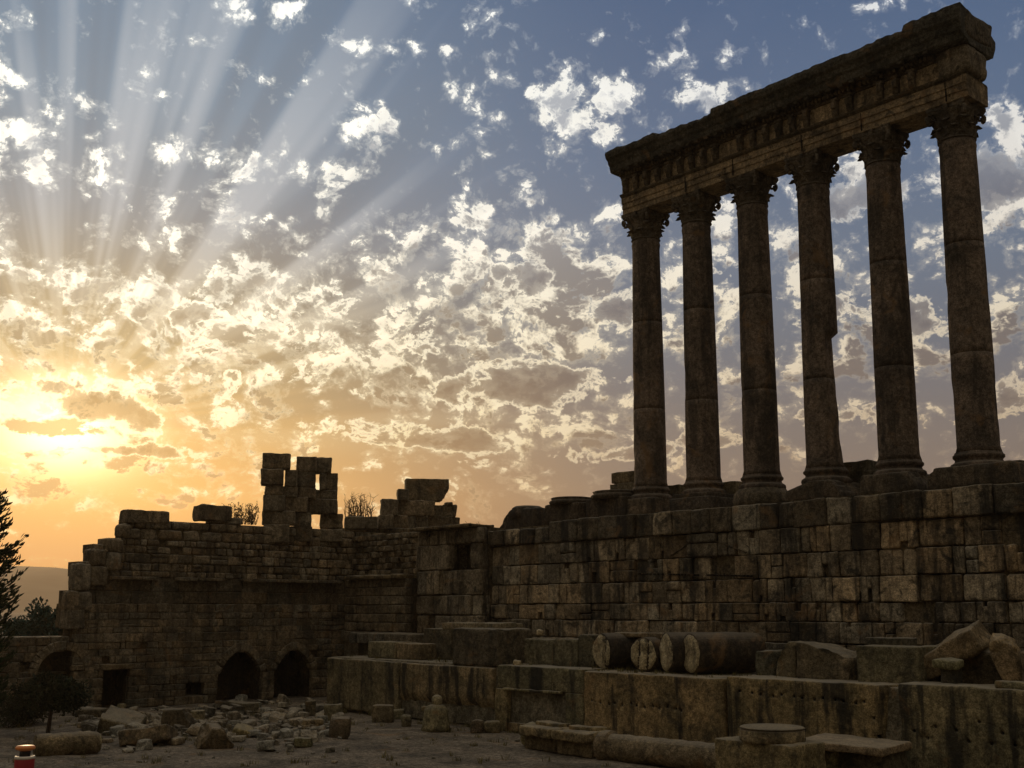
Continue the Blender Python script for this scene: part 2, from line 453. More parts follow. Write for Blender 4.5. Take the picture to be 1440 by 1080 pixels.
for ci, cu in enumerate(CU):
    root = empty('stone_column', (cu, 0, Z_PED), 'weathered brown ' + col_labels[ci], 'column', 'standing columns of the temple')
    r0 = random.Random(40 + ci); r0t = lambda a, c: (lambda g: (g * 1.03, g, g * .96))(r0.uniform(a, c))
    # pedestal, in column-local coordinates
    p = MB(); V = Vector
    if ci == 0:
        rblock(p, V((0, 0, .6)), (2.95, 3.4, 1.2), AX, .15, .06, 1, (.95, .92, .8), .35)
    elif ci == 1:
        rblock(p, V((.1, 0, .45)), (3.5, 3.6, .9), AX, .14, .05, 1, (.6, .62, .6), .35); rblock(p, V((.15, 0, 1.03)), (3.1, 3.3, .34), AX, .1, .05, 1, (.55, .55, .5), .35)
    elif ci == 2:
        prof = [(1.95, 0), (1.98, .35), (1.85, .8), (1.6, 1.1), (1.45, 1.25)]; lathe(p, prof, n=40, tint=(.95, .95, .8), amp=.16)
    elif ci == 3:
        rblock(p, V((.1, 0, .6)), (3.9, 3.6, 1.2), AX, .16, .07, 1, (.62, .6, .52), .3, [(V((1.25, 0, .6)), V((.8, 0, .6))), (V((-1.4, -1.3, .3)), V((-.3, -.2, .93)).normalized())])
    elif ci == 4:
        rblock(p, V((.05, 0, .62)), (3.7, 3.6, 1.25), AX, .2, .08, 1, (.72, .72, .64), .3, [(V((1.35, 0, .6)), V((.86, 0, .5))), (V((-1.45, 0, .6)), V((-.95, 0, .3)))])
    else:
        rblock(p, V((.25, 0, .62)), (4.9, 3.8, 1.25), AX, .2, .1, .9, (.7, .7, .62), .3, [(V((-1.9, 0, .55)), V((-.62, 0, .78))), (V((1.8, 0, .85)), V((.35, 0, .94)))])
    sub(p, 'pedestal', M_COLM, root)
    g = MB(); zb = Z_BASE - Z_PED - .15
    prof = [(1.42, zb), (1.5, zb + .1), (1.54, zb + .24), (1.5, zb + .38), (1.4, zb + .45), (1.3, zb + .5), (1.25, zb + .62), (1.3, zb + .7), (1.38, zb + .76), (1.38, zb + .88), (1.3, zb + .95), (1.26, zb + 1.06)]
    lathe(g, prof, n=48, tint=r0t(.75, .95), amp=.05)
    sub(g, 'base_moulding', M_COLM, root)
    for d in range(3):
        m = MB(); za, zc = JOINTS[d], JOINTS[d + 1]; prof = []
        nk = int((zc - za) / .33)
        for k in range(nk + 1):
            z = za + (zc - za) * k / nk; r = shaft_r(z)
            if k in (0, nk): r -= .004
            prof.append((r, z - Z_PED))
        def dis(p, ci=ci, d=d):
            q = p.copy(); a = math.atan2(p.y, p.x); z = p.z + Z_PED
            lum = nz(Vector((p.x + ci * 7, p.y, p.z * .6)), .8, 3)
            f = 1 + .018 * lum
            chip = nz(Vector((p.x * 1.2 + ci * 11, p.y * 1.2, p.z * .5)), .55, 2)
            if chip > .26: f -= .05 * min(1, (chip - .22) * 5)
            if ci == 3 and z < 24.85:
                side = math.cos(a - .57)
                if side > .25:
                    t = (24.85 - z) / 8.5
                    depth = (.33 * max(0, 1 - t) ** .8 + .05 + .07 * nz(Vector((0, p.y, z)), .6, 2)) * min(1, (side - .25) * 2.4)
                    f -= depth * (1 if t < 1 else .3)
            q.x *= f; q.y *= f
            return q
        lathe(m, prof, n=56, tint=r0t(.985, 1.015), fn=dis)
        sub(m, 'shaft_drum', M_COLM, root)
    cb, ab, vo = make_capital(ci + 3)
    for mbx in (cb, ab, vo): mbx.v = [(x, y, z + Z_CAP - Z_PED) for x, y, z in mbx.v]
    co = sub(cb, 'capital', M_CORN, root)
    sub(ab, 'abacus', M_CORN, co); sub(vo, 'volutes', M_CORN, co)

# ================================================================== ENTABLATURE
UL, UR = -55.75, -28.65
ent = empty('entablature', (-42, 0, Z_TOP), 'long carved entablature spanning the tops of the six columns', 'entablature')
us = [UL + (UR - UL) * i / 120 for i in range(121)]
def er(amp, f=1.1, endw=.5):
    def d(p):
        k = amp * nz(p, f, 3)
        e = max(0, 1 - (UR - p.x) / 1.6) ; e2 = max(0, 1 - (p.x - UL) / .5)
        k2 = (e * endw + e2 * .08) * nz(p + Vector((5, 0, 0)), 1.3, 2)
        s = 1 if p.y > 0 else -1
        return Vector((p.x + (k2 * .8 if e > .6 or e2 > .9 else 0), p.y + s * (k + k2 * .7 - e * .18 * (endw > .3)), p.z + k * .8 + k2 * .3))
    return d
e_part = lambda mb, name, parent=ent: part(mb, name, M_CORN, parent)
a = MB(); W = 1.18; AT = (1.5, 1.32, 1.02)
fa = [(-W, 36.87), (-W, 37.27), (-W - .07, 37.29), (-W - .07, 37.68), (-W - .14, 37.7), (-W - .14, 38.12)]
sweep(a, fa + [(W + .14, 38.12), (W, 36.87)], us, AT, er(.03, 1.4, .25))
for k in range(1, 6):                                   # the open joints between the lintel blocks
    u = CU[k] - 2.45 + (.3 if k % 2 else -.4) + 2.3
    rblock(a, (u, -W - .12, 37.5), (.07, .1, 1.15), AX, .02, .01, 1, (.15, .14, .12), .6)
arch = e_part(a, 'architrave')
m = MB(); sweep(m, [(-W - .16, 38.13), (-W - .3, 38.25), (-W - .34, 38.36), (W + .3, 38.36), (W + .16, 38.13)], us, (.6, .56, .46), er(.04, 1.4, .3)); e_part(m, 'crown_moulding')
f = MB(); sweep(f, [(-W - .02, 38.37), (-W - .02, 39.55), (W, 39.55), (W, 38.37)], us, (1.8, 1.6, 1.25), er(.04, 1.2, .4)); frieze = e_part(f, 'frieze')
d = MB(); sweep(d, [(-W - .12, 39.56), (-W - .12, 39.7), (-W - .2, 39.72), (-W - .2, 40.02), (W + .2, 40.02), (W + .2, 39.56)], us, (.55, .5, .42), er(.03, 1.2, .3))
u = UL + .2
while u < -30.4:
    if rnd.random() < .93: rblock(d, (u, -W - .32, 39.87), (.17, .3, .27), AX, .03, .02, 2, (.75, .68, .55), 1)
    u += .29
e_part(d, 'dentil_course')
def simatop(u):
    z = 41.55 + .16 * nz(Vector((u, 2, 0)), .35, 3) + .12 * nz(Vector((u, 7, 0)), 1.6, 2)
    if -51.2 < u < -46.1: z -= .2
    if u > -46.1: z += .06
    if u > -31.6: z += .35
    return z
c = MB(); vs = []; n = 0; us2 = [UL - .35 + (UR + .1 - UL + .35) * i / 200 for i in range(201)]
prof = [(-1.36, 40.03), (-2.0, 40.05), (-2.12, 40.12), (-2.2, 40.5), (-2.32, 40.62), (-2.42, 40.9), (-2.62, 41.05), (-2.7, 41.3), (-2.66, 41.55), (-1.6, 41.75), (0, 41.9), (1.6, 41.75), (2.6, 41.5), (2.65, 41.1), (2.3, 40.7), (2.1, 40.1), (1.36, 40.03)]
def cdis(p):
    t = simatop(p.x) - 41.55; q = p.copy()
    k = .09 * nz(p, .9, 3) + .05 * nz(p, 2.6, 2); s = 1 if p.y > 0 else -1
    if p.z > 40.8: q.z += t * min(1, (p.z - 40.8) / .6)
    if -51.2 < p.x < -46.1 and p.z > 41 and p.y < 0: q.y += .12
    q.y += s * k; q.z += k
    e = max(0, 1 - (UR + .1 - p.x) / 1.2)
    if e > 0:
        w = nz(p + Vector((3, 1, 2)), .9, 3)
        q.x += .7 * e * w + .25 * e * math.sin((p.z - 39.6) * 1.6); q.y -= s * e * (.25 + .3 * w)
        q.z += .25 * e * w
    return q
sweep(c, prof, us2, (.46, .49, .48), cdis)
cornice = e_part(c, 'cornice')
mo = None; u = UL + .5                                       # soffit blocks between the brackets under the cornice
while u < -30.6:
    if mo is None:
        m = MB(); rblock(m, (0, 0, 0), (.34, .5, .2), AX, .05, .03, 2, (.4, .4, .37), .5); mo = m.build('modillion', M_CORN, cornice); o = mo
    else: o = mo.copy(); COL.objects.link(o); o.parent = cornice
    o.location = (u, -1.85, 40.0); u += .82
def make_bracket(seed):
    r_ = random.Random(seed); b = MB(); g = r_.uniform(.42, .85); t = (g, g * .92, g * .78)
    rblock(b, (0, -.32, .52), (.46, .64, 1.05), AX, .16, .05, 2, t, .22, [(Vector((0, -.05, -.52)), Vector((0, -.72, -.69)))])
    rblock(b, (r_.uniform(-.06, .06), -.62, .72 + r_.uniform(-.1, .08)), (.38, .46, .5), rotax(r_.uniform(-.3, .5), 0, r_.uniform(-.2, .2)), .18, .06, 2.4, t, .15)
    rblock(b, (0, -.35, 1.1), (.62, .62, .14), AX, .04, .03, 2, t, .4)
    return b
protos = []
u = UL + .55; k = 0
while u < -30.9:
    if k not in (9, 16, 19):
        if len(protos) < 5:
            bb = make_bracket(k + 5); bo = bb.build('bracket', M_CORN, None); bo.parent = frieze
            protos.append(bo)
        else:
            bo = protos[(k * 3) % 5].copy(); COL.objects.link(bo); bo.parent = frieze
        bo.location = Vector((u, -W - .03, 38.38)); bo.scale = (.82, .62, 1)
    u += 1.06; k += 1
# broken mass at the near end
m = MB()
rblock(m, (-29.35, -.2, 39.2), (1.9, 2.6, 1.7), AX, .35, .16, .9, (1., .95, .82), .3)
rblock(m, (-29.3, .2, 41.3), (2.1, 3.6, 1.7), AX, .4, .2, .8, (.62, .6, .55), .3)
rblock(m, (-30.6, -1.5, 41.75), (.9, 1.6, .8), AX, .2, .1, 1, (.5, .52, .5), .3)
e_part(m, 'broken_end')
# ================================================================== WORN COLUMN BASES LEFT OF THE ROW
def rest(x0, x1, ytop, ybot, v, zfloor=None):
    """centre, width and height of a block seen between two pixel columns on a plane parallel to the podium"""
    ym = (ytop + ybot) / 2
    a, b_ = at_v(x0, ym, v), at_v(x1, ym, v)
    zt = at_v((x0 + x1) / 2, ytop, v).z; zb = at_v((x0 + x1) / 2, ybot, v).z if zfloor is None else zfloor
    return (a.x + b_.x) / 2, b_.x - a.x, zb, zt
def thing_part(root, mb, name, mat): return part(mb, name, mat, root)
spec = [((699, 752), 716, 748, 'first of three stumps from the tower, with a rounded top', 0),
        ((764, 815), 703, 742, 'middle of three stumps, round moulded top on a square block', 1),
        ((822, 882), 694, 738, 'stump nearest the standing columns, with a wide disc top', 2)]
for (xx, yt, yb, lab, i) in spec:
    uc, w, z0, z1 = rest(xx[0], xx[1], yt, yb, -1.9); v = -.75
    z0 = 13.75 if i == 0 else 14.12
    root = empty('column_stump', (uc, v, z0), 'broken base, ' + lab, 'column stump', 'column stumps on the podium')
    z1 += .22; m = MB(); hh = (z1 - z0)
    t = (.62, .6, .54)
    if i == 0:
        rblock(m, (uc, v, z0 + .45 * hh), (w, 2.4, .9 * hh), AX, .3, .12, .9, t, .3, [(Vector((-1., 0, .3)), Vector((-.75, 0, .66)).normalized())])
        g = MB(); lathe(g, [(1.35, z0 + .5 * hh), (1.4, z0 + .75 * hh), (1.25, z0 + .95 * hh), (1.0, z1 + .05)], (uc + .2, v), 32, t, .14)
    else:
        rblock(m, (uc, v, z0 + .38 * hh), (w * .93, 2.4, .72 * hh), AX, .16, .07, 1, t, .35)
        g = MB(); r = w * .43
        lathe(g, [(r * .96, z0 + .7 * hh), (r * 1.03, z0 + .8 * hh), (r * .98, z0 + .86 * hh), (r * .9, z0 + .9 * hh), (r * .95, z1 - .05), (r * .88, z1)], (uc, v), 40, t, .05)
    thing_part(root, m, 'plinth', M_COLM); thing_part(root, g, 'round_top', M_COLM)

# loose blocks standing on the podium between and beside the columns
def loose(name, x0, x1, yt, yb, v, d, lab, cat='block', zf=None, tint=(.7, .66, .56), mat=None, wear=.1, amp=.05, cuts=(), ax=AX, group=None, res=.3, tilt=None):
    uc, w, z0, z1 = rest(x0, x1, yt, yb, v, zf)
    m = MB(); a = AX if tilt is None else rotax(*tilt)
    rblock(m, (uc, v + d / 2, (z0 + z1) / 2), (w, d, z1 - z0), a, wear, amp, 1.1, tint, res, cuts)
    return tag(m.build(name, mat or M_RUBB, None, (uc, v + d / 2, z0)), lab, cat, group)
GB = 'blocks left on the podium top'
loose('stone_block', 857, 893, 679, 712, 1.2, 1.5, 'lower dark block standing behind the first standing column, under a paler block', group=GB, zf=14.0, tint=(.6, .57, .5))
loose('stone_block', 859, 891, 663.5, 679, 1.2, 1.4, 'square block on top of another behind the first standing column', group=GB, tint=(.75, .66, .5))
loose('stone_block', 936, 955, 682, 700, 1.6, 1.2, 'small block between the bases of the first and second standing columns', group=GB, zf=14.0)
loose('stone_block', 1012, 1034, 677, 700, 1.4, 1.3, 'block between the second and third standing columns, square topped', group=GB, zf=14.0)
loose('stone_block', 1186, 1222, 648, 700, 1.8, 1.5, 'tall dark block between the fourth and fifth standing columns', group=GB, zf=14.0, tint=(.42, .42, .4))
loose('stone_block', 1214, 1232, 661, 700, 1.4, 1.3, 'narrow lower block just left of the fifth standing column', group=GB, zf=14.0, tint=(.42, .42, .4))
loose('stone_block', 1400, 1438, 648, 690, 1.6, 1.5, 'block right of the nearest standing column at the picture edge', group=GB, zf=14.0, tint=(.5, .48, .42))

# ================================================================== TOWER AND STEPPED WALL BETWEEN THE PODIUM AND THE WEST WALL
tw = empty('corner_tower', (-73.5, -3.6, 4), 'square tower of big blocks with a dark doorway high up, beside the podium', 'tower')
b = MB(); VT = -3.7
na, nb = at_v(632, 780, VT).x, at_v(661, 780, VT).x
zt_, zb_ = at_v(646, 765, VT).z, at_v(646, 801, VT).z
def twspan(a, c):
    L, Rr = -77.6, -69.25
    m_ = (a + c) / 2
    if zb_ < m_ < zt_: return [(L, na), (nb, Rr)]
    return [(L, Rr)]
masonry(b, (0, VT, 0), AXP, [(4, 5.55), (5.55, 7.1), (7.1, 8.7), (8.7, zb_), (zb_, zt_), (zt_, 14.05)], twspan, (.8, 1.9), .9, 2.4, .05, .12, .15, .06,
        lambda s, z: tintv(.5, 1.0, .06), res=.4, hole=.1)
part(b, 'block_courses', M_WALL, tw)
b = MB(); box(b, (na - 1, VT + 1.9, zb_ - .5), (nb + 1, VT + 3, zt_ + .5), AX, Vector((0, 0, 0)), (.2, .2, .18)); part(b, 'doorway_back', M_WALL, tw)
b = MB(); rblock(b, (-73.4, VT + .2, 14.15), (8.2, 2.6, .22), AX, .1, .06, 1, (.6, .55, .45), .4); part(b, 'coping', M_WALL, tw)

st = empty('stepped_wall', (-82.5, -4, 4), 'stepped wall of thin rubble courses in the corner between arched wall and tower', 'wall')
b = MB(); cs = [10 + .52 * i for i in range(9)]
masonry(b, (0, -3.3, 0), AXP, list(zip(cs[:-1], cs[1:])), lambda a, c: [(-87.6, -77.7)], (.9, 2.2), .6, 2.4, .06, .16, .12, .06, lambda s, z: tintv(.55, 1.2, .06), res=.3, miss=.06)
part(b, 'upper_courses', M_FORT, st)
b = MB(); cs = [0, 1, 2, 3, 4, 4.8, 5.7, 6.45, 7.2, 7.95, 8.7, 9.45, 10.15]
masonry(b, (0, -4.7, 0), AXP, list(zip(cs[:-1], cs[1:])), lambda a, c: [(-86.9, -77.75)], (1.5, 3.), .8, 2.2, .03, .04, .1, .03, lambda s, z: tintv(.7, 1., .05), res=.4)
rblock(b, (-82, -4.2, 10.3), (8.4, 2.2, .35), AX, .14, .08, 1, (.8, .75, .62), .3)
part(b, 'lower_courses', M_FORT, st)
b = MB()
UF = at_v(498, 890, -7.2).x
for k, (ua, ub) in enumerate(((UF, -80.9), (-80.7, -77.3), (-77.1, -73.6))):
    rblock(b, ((ua + ub) / 2, -6.2 + .2 * k, 5.2), (ub - ua, 3.0, .85), AX, .12, .07, .9, tintv(.55, .8), .35)
box(b, (UF + .2, -6.9, .1), (-73.6, -4, 4.85), AX, Vector((0, 0, 0)), (.3, .3, .26))
part(b, 'footing_slabs', M_RUBB, st)

# ================================================================== WEST WALL WITH ARCHES
UW = -87.7
fw = empty('arched_wall', (UW, -14, 0), 'ruined fortification wall with two pointed arches and a stepped broken left end', 'wall')
def vv(x, y): return at_u(x, y, UW)
edge = [(0, -28.35), (6.3, -28.9), (8.8, -28.25), (11., -27.2), (12.3, -26.1), (13.4, -24.95), (14.6, -24.75), (20, -24.75)]
def left_edge(z):
    e = edge[0][1]
    for zz, vx in edge:
        if z >= zz: e = vx
    return e
ARC = []
for (x0, x1, yt) in ((308, 367, 914), (387, 438, 913)):
    pa, pb, pt = vv(x0, 960), vv(x1, 960), vv((x0 + x1) / 2, yt)
    ARC.append(((pa.y + pb.y) / 2, (pb.y - pa.y) / 2, pt.z))
DOOR = (vv(145, 960).y, vv(181, 960).y, 0, vv(160, 942).z)
WIN = (vv(262, 968).y, vv(287, 968).y, vv(275, 981).z, vv(275, 957).z)
def arch_half(ar, z):
    c, hw, zt = ar; spring = zt - hw * 1.08
    if z < spring: return hw
    t = (z - spring) / (zt - spring)
    return hw * max(0, 1 - t ** 1.6) ** .68 if t < 1 else 0
def cutout(spans, lo, hi):
    o = []
    for (a, c) in spans:
        if hi <= a or lo >= c: o.append((a, c)); continue
        if lo > a: o.append((a, lo))
        if hi < c: o.append((hi, c))
    return o
def wspan(z0, z1):
    m_ = (z0 + z1) / 2
    s = [(left_edge(m_) + rnd.uniform(-.12, .12), 0 if z1 < 13.6 else 9.5)]
    if z1 <= 14.3 and z0 >= 13: s = [(s[0][0], 9.5)]
    for ar in ARC:
        h = arch_half(ar, m_)
        if h > .05 and m_ < ar[2] + .1: s = cutout(s, ar[0] - h - .12, ar[0] + h + .12)
    if m_ < DOOR[3]: s = cutout(s, DOOR[0], DOOR[1])
    if WIN[2] < m_ < WIN[3]: s = cutout(s, WIN[0], WIN[1])
    if z0 > 14.5:
        s = [(s[0][0], -21.2), (-17.3, -14.6)] if z0 < 15 else []
    return s
def ft(lo, hi): return lambda s, z: tintv(lo, hi, .08)
def run(a, c, n):
    e = [a + (c - a) * (i + (rnd.uniform(-.22, .22) if 0 < i < n else 0)) / n for i in range(n + 1)]
    return list(zip(e[:-1], e[1:]))
b = MB(); zd = DOOR[3]
masonry(b, (UW, 0, 0), AXL, run(0, zd, 5) + run(zd, 4.0, 2) + run(4.0, 8.0, 7), wspan, (.7, 3.), .6, 2.6, .018, .03, .06, .045, ft(.62, 1.0), res=.3, miss=.012, split=.2)
part(b, 'lower_masonry', M_FORT, fw)
b = MB()
masonry(b, (UW, 0, 0), AXL, [(8.0, 9.0), (9.0, 10.1)], wspan, (1.8, 3.4), .6, 2.4, .03, .03, .07, .025, ft(.5, .75), base=-.18, res=.45)
part(b, 'slab_band', M_FORT, fw)
b = MB(); s_ = -27.9
while s_ < -4:
    w = rnd.uniform(1.4, 2.6)
    if rnd.random() < .93: rblock(b, (UW + .12, s_ + w / 2, 9.98), (w - .05, .9, .26), (AXL[0], AXL[1], AXL[2]), .06, .04, 1.2, tintv(.6, .95), .4)
    s_ += w
part(b, 'string_course', M_FORT, fw)
b = MB()
masonry(b, (UW, 0, 0), AXL, run(10.1, 13.1, 5), wspan, (.7, 2.1), .6, 2.4, .045, .09, .15, .06, ft(.45, 1.35), res=.25, miss=.03, split=.25)
part(b, 'upper_masonry', M_FORT, fw)
b = MB()
masonry(b, (UW, 0, 0), AXL, [(13.1, 13.95), (13.95, 14.65), (14.65, 15.25)], wspan, (1.1, 2.6), .9, 1.6, .05, .1, .26, .09, ft(.8, 1.2), base=.02, res=.35)
part(b, 'parapet', M_FORT, fw)
# big rounded blocks along the broken left end
for (x0, x1, y0, y1) in ((107, 129, 792, 829), (97, 112, 831, 859), (96, 118, 858, 882), (127, 150, 772, 794), (148, 175, 757, 774), (172, 186, 737, 752), (128, 152, 796, 822), (110, 130, 832, 858), (150, 172, 776, 800), (180, 210, 717, 733), (209, 238, 719, 733), (284, 326, 711, 730)):
    p, q = at_u(x0, (y0 + y1) / 2, UW + .25), at_u(x1, (y0 + y1) / 2, UW + .25)
    zt, zb = at_u((x0 + x1) / 2, y0, UW + .25).z, at_u((x0 + x1) / 2, y1, UW + .25).z
    b = MB(); rblock(b, (UW - .55, (p.y + q.y) / 2, (zt + zb) / 2 - .06), (q.y - p.y + .1, 1.6, zt - zb + .17), AXL, .4 if x0 < 175 and x0 > 96 else .14, .13, .9, tintv(.6, 1.1), .22); part(b, 'edge_block', M_FORT, fw)
for ar in ARC:
    b = MB(); c, hw, zt = ar; spring = zt - hw * 1.08; n = 13
    for k in range(n):
        t0 = (k + .5) / n * 2 - 1
        def pt(t):
            zz = spring + (zt - spring) * max(0, 1 - abs(t) ** 1.65) ** .72; return Vector((0, c + (hw * t), zz))
        p0 = pt(t0); tn = (pt(t0 + .03) - pt(t0 - .03)).normalized()
        nr = Vector((0, -tn.z, tn.y)); 
        if nr.z < 0 and abs(t0) < .8: nr = -nr
        cc = p0 + nr * .3; cc.x = UW - .26
        rblock(b, cc, (.62, .7, .46), (nr, Vector((1, 0, 0)), tn), .06, .02, 1.2, tintv(.7, 1.05), .4)
    part(b, 'arch_ring', M_FORT, fw)
b = MB()
rblock(b, (UW - .2, (DOOR[0] + DOOR[1]) / 2, zd + .22), (2.6, .7, .42), (AXL[0], AXL[1], AXL[2]), .06, .03, 1, (.8, .76, .66), .4)
part(b, 'door_lintel', M_FORT, fw)
b = MB(); O0 = Vector((0, 0, 0))
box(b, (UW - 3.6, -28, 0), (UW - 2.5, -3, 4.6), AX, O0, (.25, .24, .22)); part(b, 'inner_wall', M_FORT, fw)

# two ruined stacks on the wall top; every rectangle is one block measured on the wall's plane
VD = Vector((.86, -.51, 0)).normalized(); AXS = (Vector((-VD.y, VD.x, 0)), VD, Vector((0, 0, 1)))
def stack(rects, sx, sy, ox, oy, root, name, depth, lo, hi):
    m = MB()
    for (a, c, t_, d_) in rects:
        x0, x1, y0, y1 = ox + a / sx, ox + c / sx, oy + t_ / sy, oy + d_ / sy
        p, q = at_u(x0, (y0 + y1) / 2, UW + .2), at_u(x1, (y0 + y1) / 2, UW + .2)
        zt, zb = at_u((x0 + x1) / 2, y0, UW + .2).z, at_u((x0 + x1) / 2, y1, UW + .2).z
        rblock(m, Vector((UW + .2, (p.y + q.y) / 2, (zt + zb) / 2)) - VD * (depth / 2 + rnd.uniform(-.1, .1)), ((q.y - p.y) * .86 - .02, depth * rnd.uniform(.9, 1.1), zt - zb - .01), AXS,
               rnd.uniform(.1, .2), .08, 1.1, tintv(lo, hi, .05), .25)
    return part(m, name, M_FORT, root)
S = 4.235
tr = empty('ruined_turret', (UW, -9.2, 14.6), 'ruined turret of stacked blocks with two gaps showing the sky, on the arched wall', 'turret')
stack([(120, 292, 70, 162), (325, 448, 92, 186), (444, 535, 97, 190)], S, S, 340, 620, tr, 'top_blocks', 1.5, .75, 1.0)
stack([(112, 250, 165, 262), (256, 332, 172, 272), (328, 440, 184, 276), (500, 572, 190, 292), (464, 504, 194, 292),
       (135, 247, 262, 322), (244, 334, 270, 335), (330, 442, 274, 345), (438, 570, 290, 348), (125, 258, 320, 418), (255, 392, 333, 424), (388, 570, 345, 434)], S, S, 340, 620, tr, 'middle_blocks', 1.5, .6, .95)
stack([(118, 318, 414, 500), (312, 414, 424, 510), (468, 600, 434, 520), (125, 285, 495, 605), (280, 420, 505, 600), (405, 600, 524, 600)], S, S, 340, 620, tr, 'bottom_blocks', 1.5, .6, .95)
s2 = empty('ruined_stack', (UW, 2, 14.3), 'ruined stack of blocks with a wide flat topped capstone, on the wall behind the corner', 'ruin')
stack([(615, 732, 448, 524), (730, 808, 450, 524), (816, 902, 440, 528), (900, 990, 443, 522), (986, 1034, 450, 530), (1032, 1108, 448, 535), (1106, 1196, 444, 535), (1196, 1252, 450, 500), (1195, 1250, 498, 560), (1240, 1306, 495, 562), (1255, 1300, 452, 500), (600, 1200, 520, 575)], S, S, 340, 620, s2, 'bottom_blocks', 1.6, .6, 1.)
stack([(834, 932, 344, 444), (918, 1084, 352, 446), (1080, 1150, 355, 448), (1150, 1198, 380, 448), (932, 994, 284, 354), (1200, 1280, 378, 452), (1215, 1255, 362, 384)], S, S, 340, 620, s2, 'middle_blocks', 1.6, .6, 1.)
m = MB(); p, q = at_u(572.8, 690, UW), at_u(629, 690, UW); zt, zb = at_u(600, 673, UW).z, at_u(600, 704, UW).z
rblock(m, Vector((UW, (p.y + q.y) / 2, (zt + zb) / 2)) - VD * .9, ((q.y - p.y) * .86, 1.9, zt - zb), AXS, .12, .06, 1, (.8, .78, .72), .3,
       [(Vector((1.5, 0, -.9)), Vector((.85, 0, -.52)))])
part(m, 'capstone', M_FORT, s2)

# low wall with a round arch at the far left
lw = empty('low_arched_wall', (UW, -32, 0), 'low wall with one wide round arch at the far left, beside the broken wall end', 'wall')
AL = [((vv(52, 960).y + vv(119, 960).y) / 2, (vv(119, 960).y - vv(52, 960).y) / 2, vv(85, 914).z)]
def lspan(z0, z1):
    m_ = (z0 + z1) / 2; s = [(-46, -28.7)]
    h = math.sqrt(max(0, 1 - ((m_ - AL[0][2] + AL[0][1]) / AL[0][1]) ** 2)) * AL[0][1] if m_ > AL[0][2] - AL[0][1] else AL[0][1]
    if m_ < AL[0][2] and h > .1: s = cutout(s, AL[0][0] - h - .1, AL[0][0] + h + .1)
    return s
b = MB(); masonry(b, (UW - .15, 0, 0), AXL, run(0, 5.55, 9), lspan, (1., 2.2), .6, 2.2, .03, .06, .09, .04, ft(.5, .9), res=.4, miss=.02); part(b, 'masonry', M_FORT, lw)
b = MB(); c, hw, zt = AL[0]
for k in range(15):
    th = math.pi * (k + .5) / 15; nr = Vector((0, math.cos(th), math.sin(th))); tn = Vector((0, -math.sin(th), math.cos(th)))
    cc = Vector((UW - .3, c, zt - hw)) + nr * (hw + .32)
    rblock(b, cc, (.64, .7, hw * math.pi / 15 * 1.08), (nr, Vector((1, 0, 0)), tn), .06, .03, 1.2, tintv(.7, 1.1), .4)
part(b, 'arch_ring', M_FORT, lw)
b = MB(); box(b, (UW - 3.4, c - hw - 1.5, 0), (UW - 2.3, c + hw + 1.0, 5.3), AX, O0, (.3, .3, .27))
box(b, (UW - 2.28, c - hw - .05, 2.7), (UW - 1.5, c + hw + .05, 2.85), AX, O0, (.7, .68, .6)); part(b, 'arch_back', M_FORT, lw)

# ================================================================== THE ROW OF GIANT BLOCKS
VM = -13.1
def mega(root, name, x0, x1, z0, z1, d=2.2, v=VM, tint=(1, 1, 1), wear=.16, holes=(), cuts=(), res=.45):
    m = MB(); ua, ub = (at_v(x0, 950, v).x, at_v(x1, 950, v).x) if x0 > 100 else (x0, x1)
    rblock(m, ((ua + ub) / 2, v + d / 2, (z0 + z1) / 2), (ub - ua - .05, d, z1 - z0), AX, wear, .07, .7, tint, res, cuts)
    o = part(m, name, M_MEGA, root) if root else m.build(name, M_MEGA, None, ((ua + ub) / 2, v + d / 2, z0))
    if holes:
        cm = bmesh.new(); mi = Matrix.Translation(-Vector(o.location)) if not root else Matrix.Identity(4)
        for (hx, hy) in holes:
            q = at_v(hx, hy, v)
            bmesh.ops.create_cone(cm, cap_ends=True, segments=8, radius1=.085, radius2=.085, depth=.9, matrix=mi @ Matrix.Translation((q.x, v, q.z)) @ Matrix.Rotation(math.pi / 2, 4, 'X'))
        me = bpy.data.meshes.new('cut'); cm.to_mesh(me); co = bpy.data.objects.new('cut', me); COL.objects.link(co)
        if root: pass
        co.location = o.location if not root else (0, 0, 0)
        md = o.modifiers.new('b', 'BOOLEAN'); md.object = co; md.operation = 'DIFFERENCE'; md.solver = 'EXACT'
        bpy.context.view_layer.update()
        nm = bpy.data.meshes.new_from_object(o.evaluated_get(bpy.context.evaluated_depsgraph_get()))
        o.modifiers.clear(); old = o.data; o.data = nm; nm.name = name; bpy.data.objects.remove(co)
    return o
GM = 'giant blocks along the terrace'
def single(x0, x1, z0, z1, lab, **k):
    o = mega(None, 'megalith', x0, x1, z0, z1, **k)
    return tag(o, lab, 'stone block', GM)
single(-76.4, -67.0, .2, 3.88, 'giant plain block at the far left of the row, reaching into the dark corner', tint=(.62, .6, .5))
single(-66.95, -56.75, .1, 3.82, 'giant plain block left of the block with a carved recess', tint=(.95, .85, .68), cuts=[(Vector((0, -.55, -1.0)), Vector((0, -.8, -.6)).normalized())])
m1 = empty('megalith', ((-56.5 - 48.6) / 2, VM, 0), 'giant block with a carved ribbed recess and pillar at its left end', 'stone block', GM)
mega(m1, 'top_slab', -56.4, -48.55, 2.62, 4.05, tint=(.55, .57, .48), wear=.12)
mega(m1, 'left_pillar', -56.45, -55.3, 0, 2.6, d=2.3, v=VM - .12, tint=(.8, .74, .56), wear=.1)
mega(m1, 'right_pillar', -50.2, -48.6, 0, 2.62, d=2.2, tint=(.58, .6, .5), wear=.14)
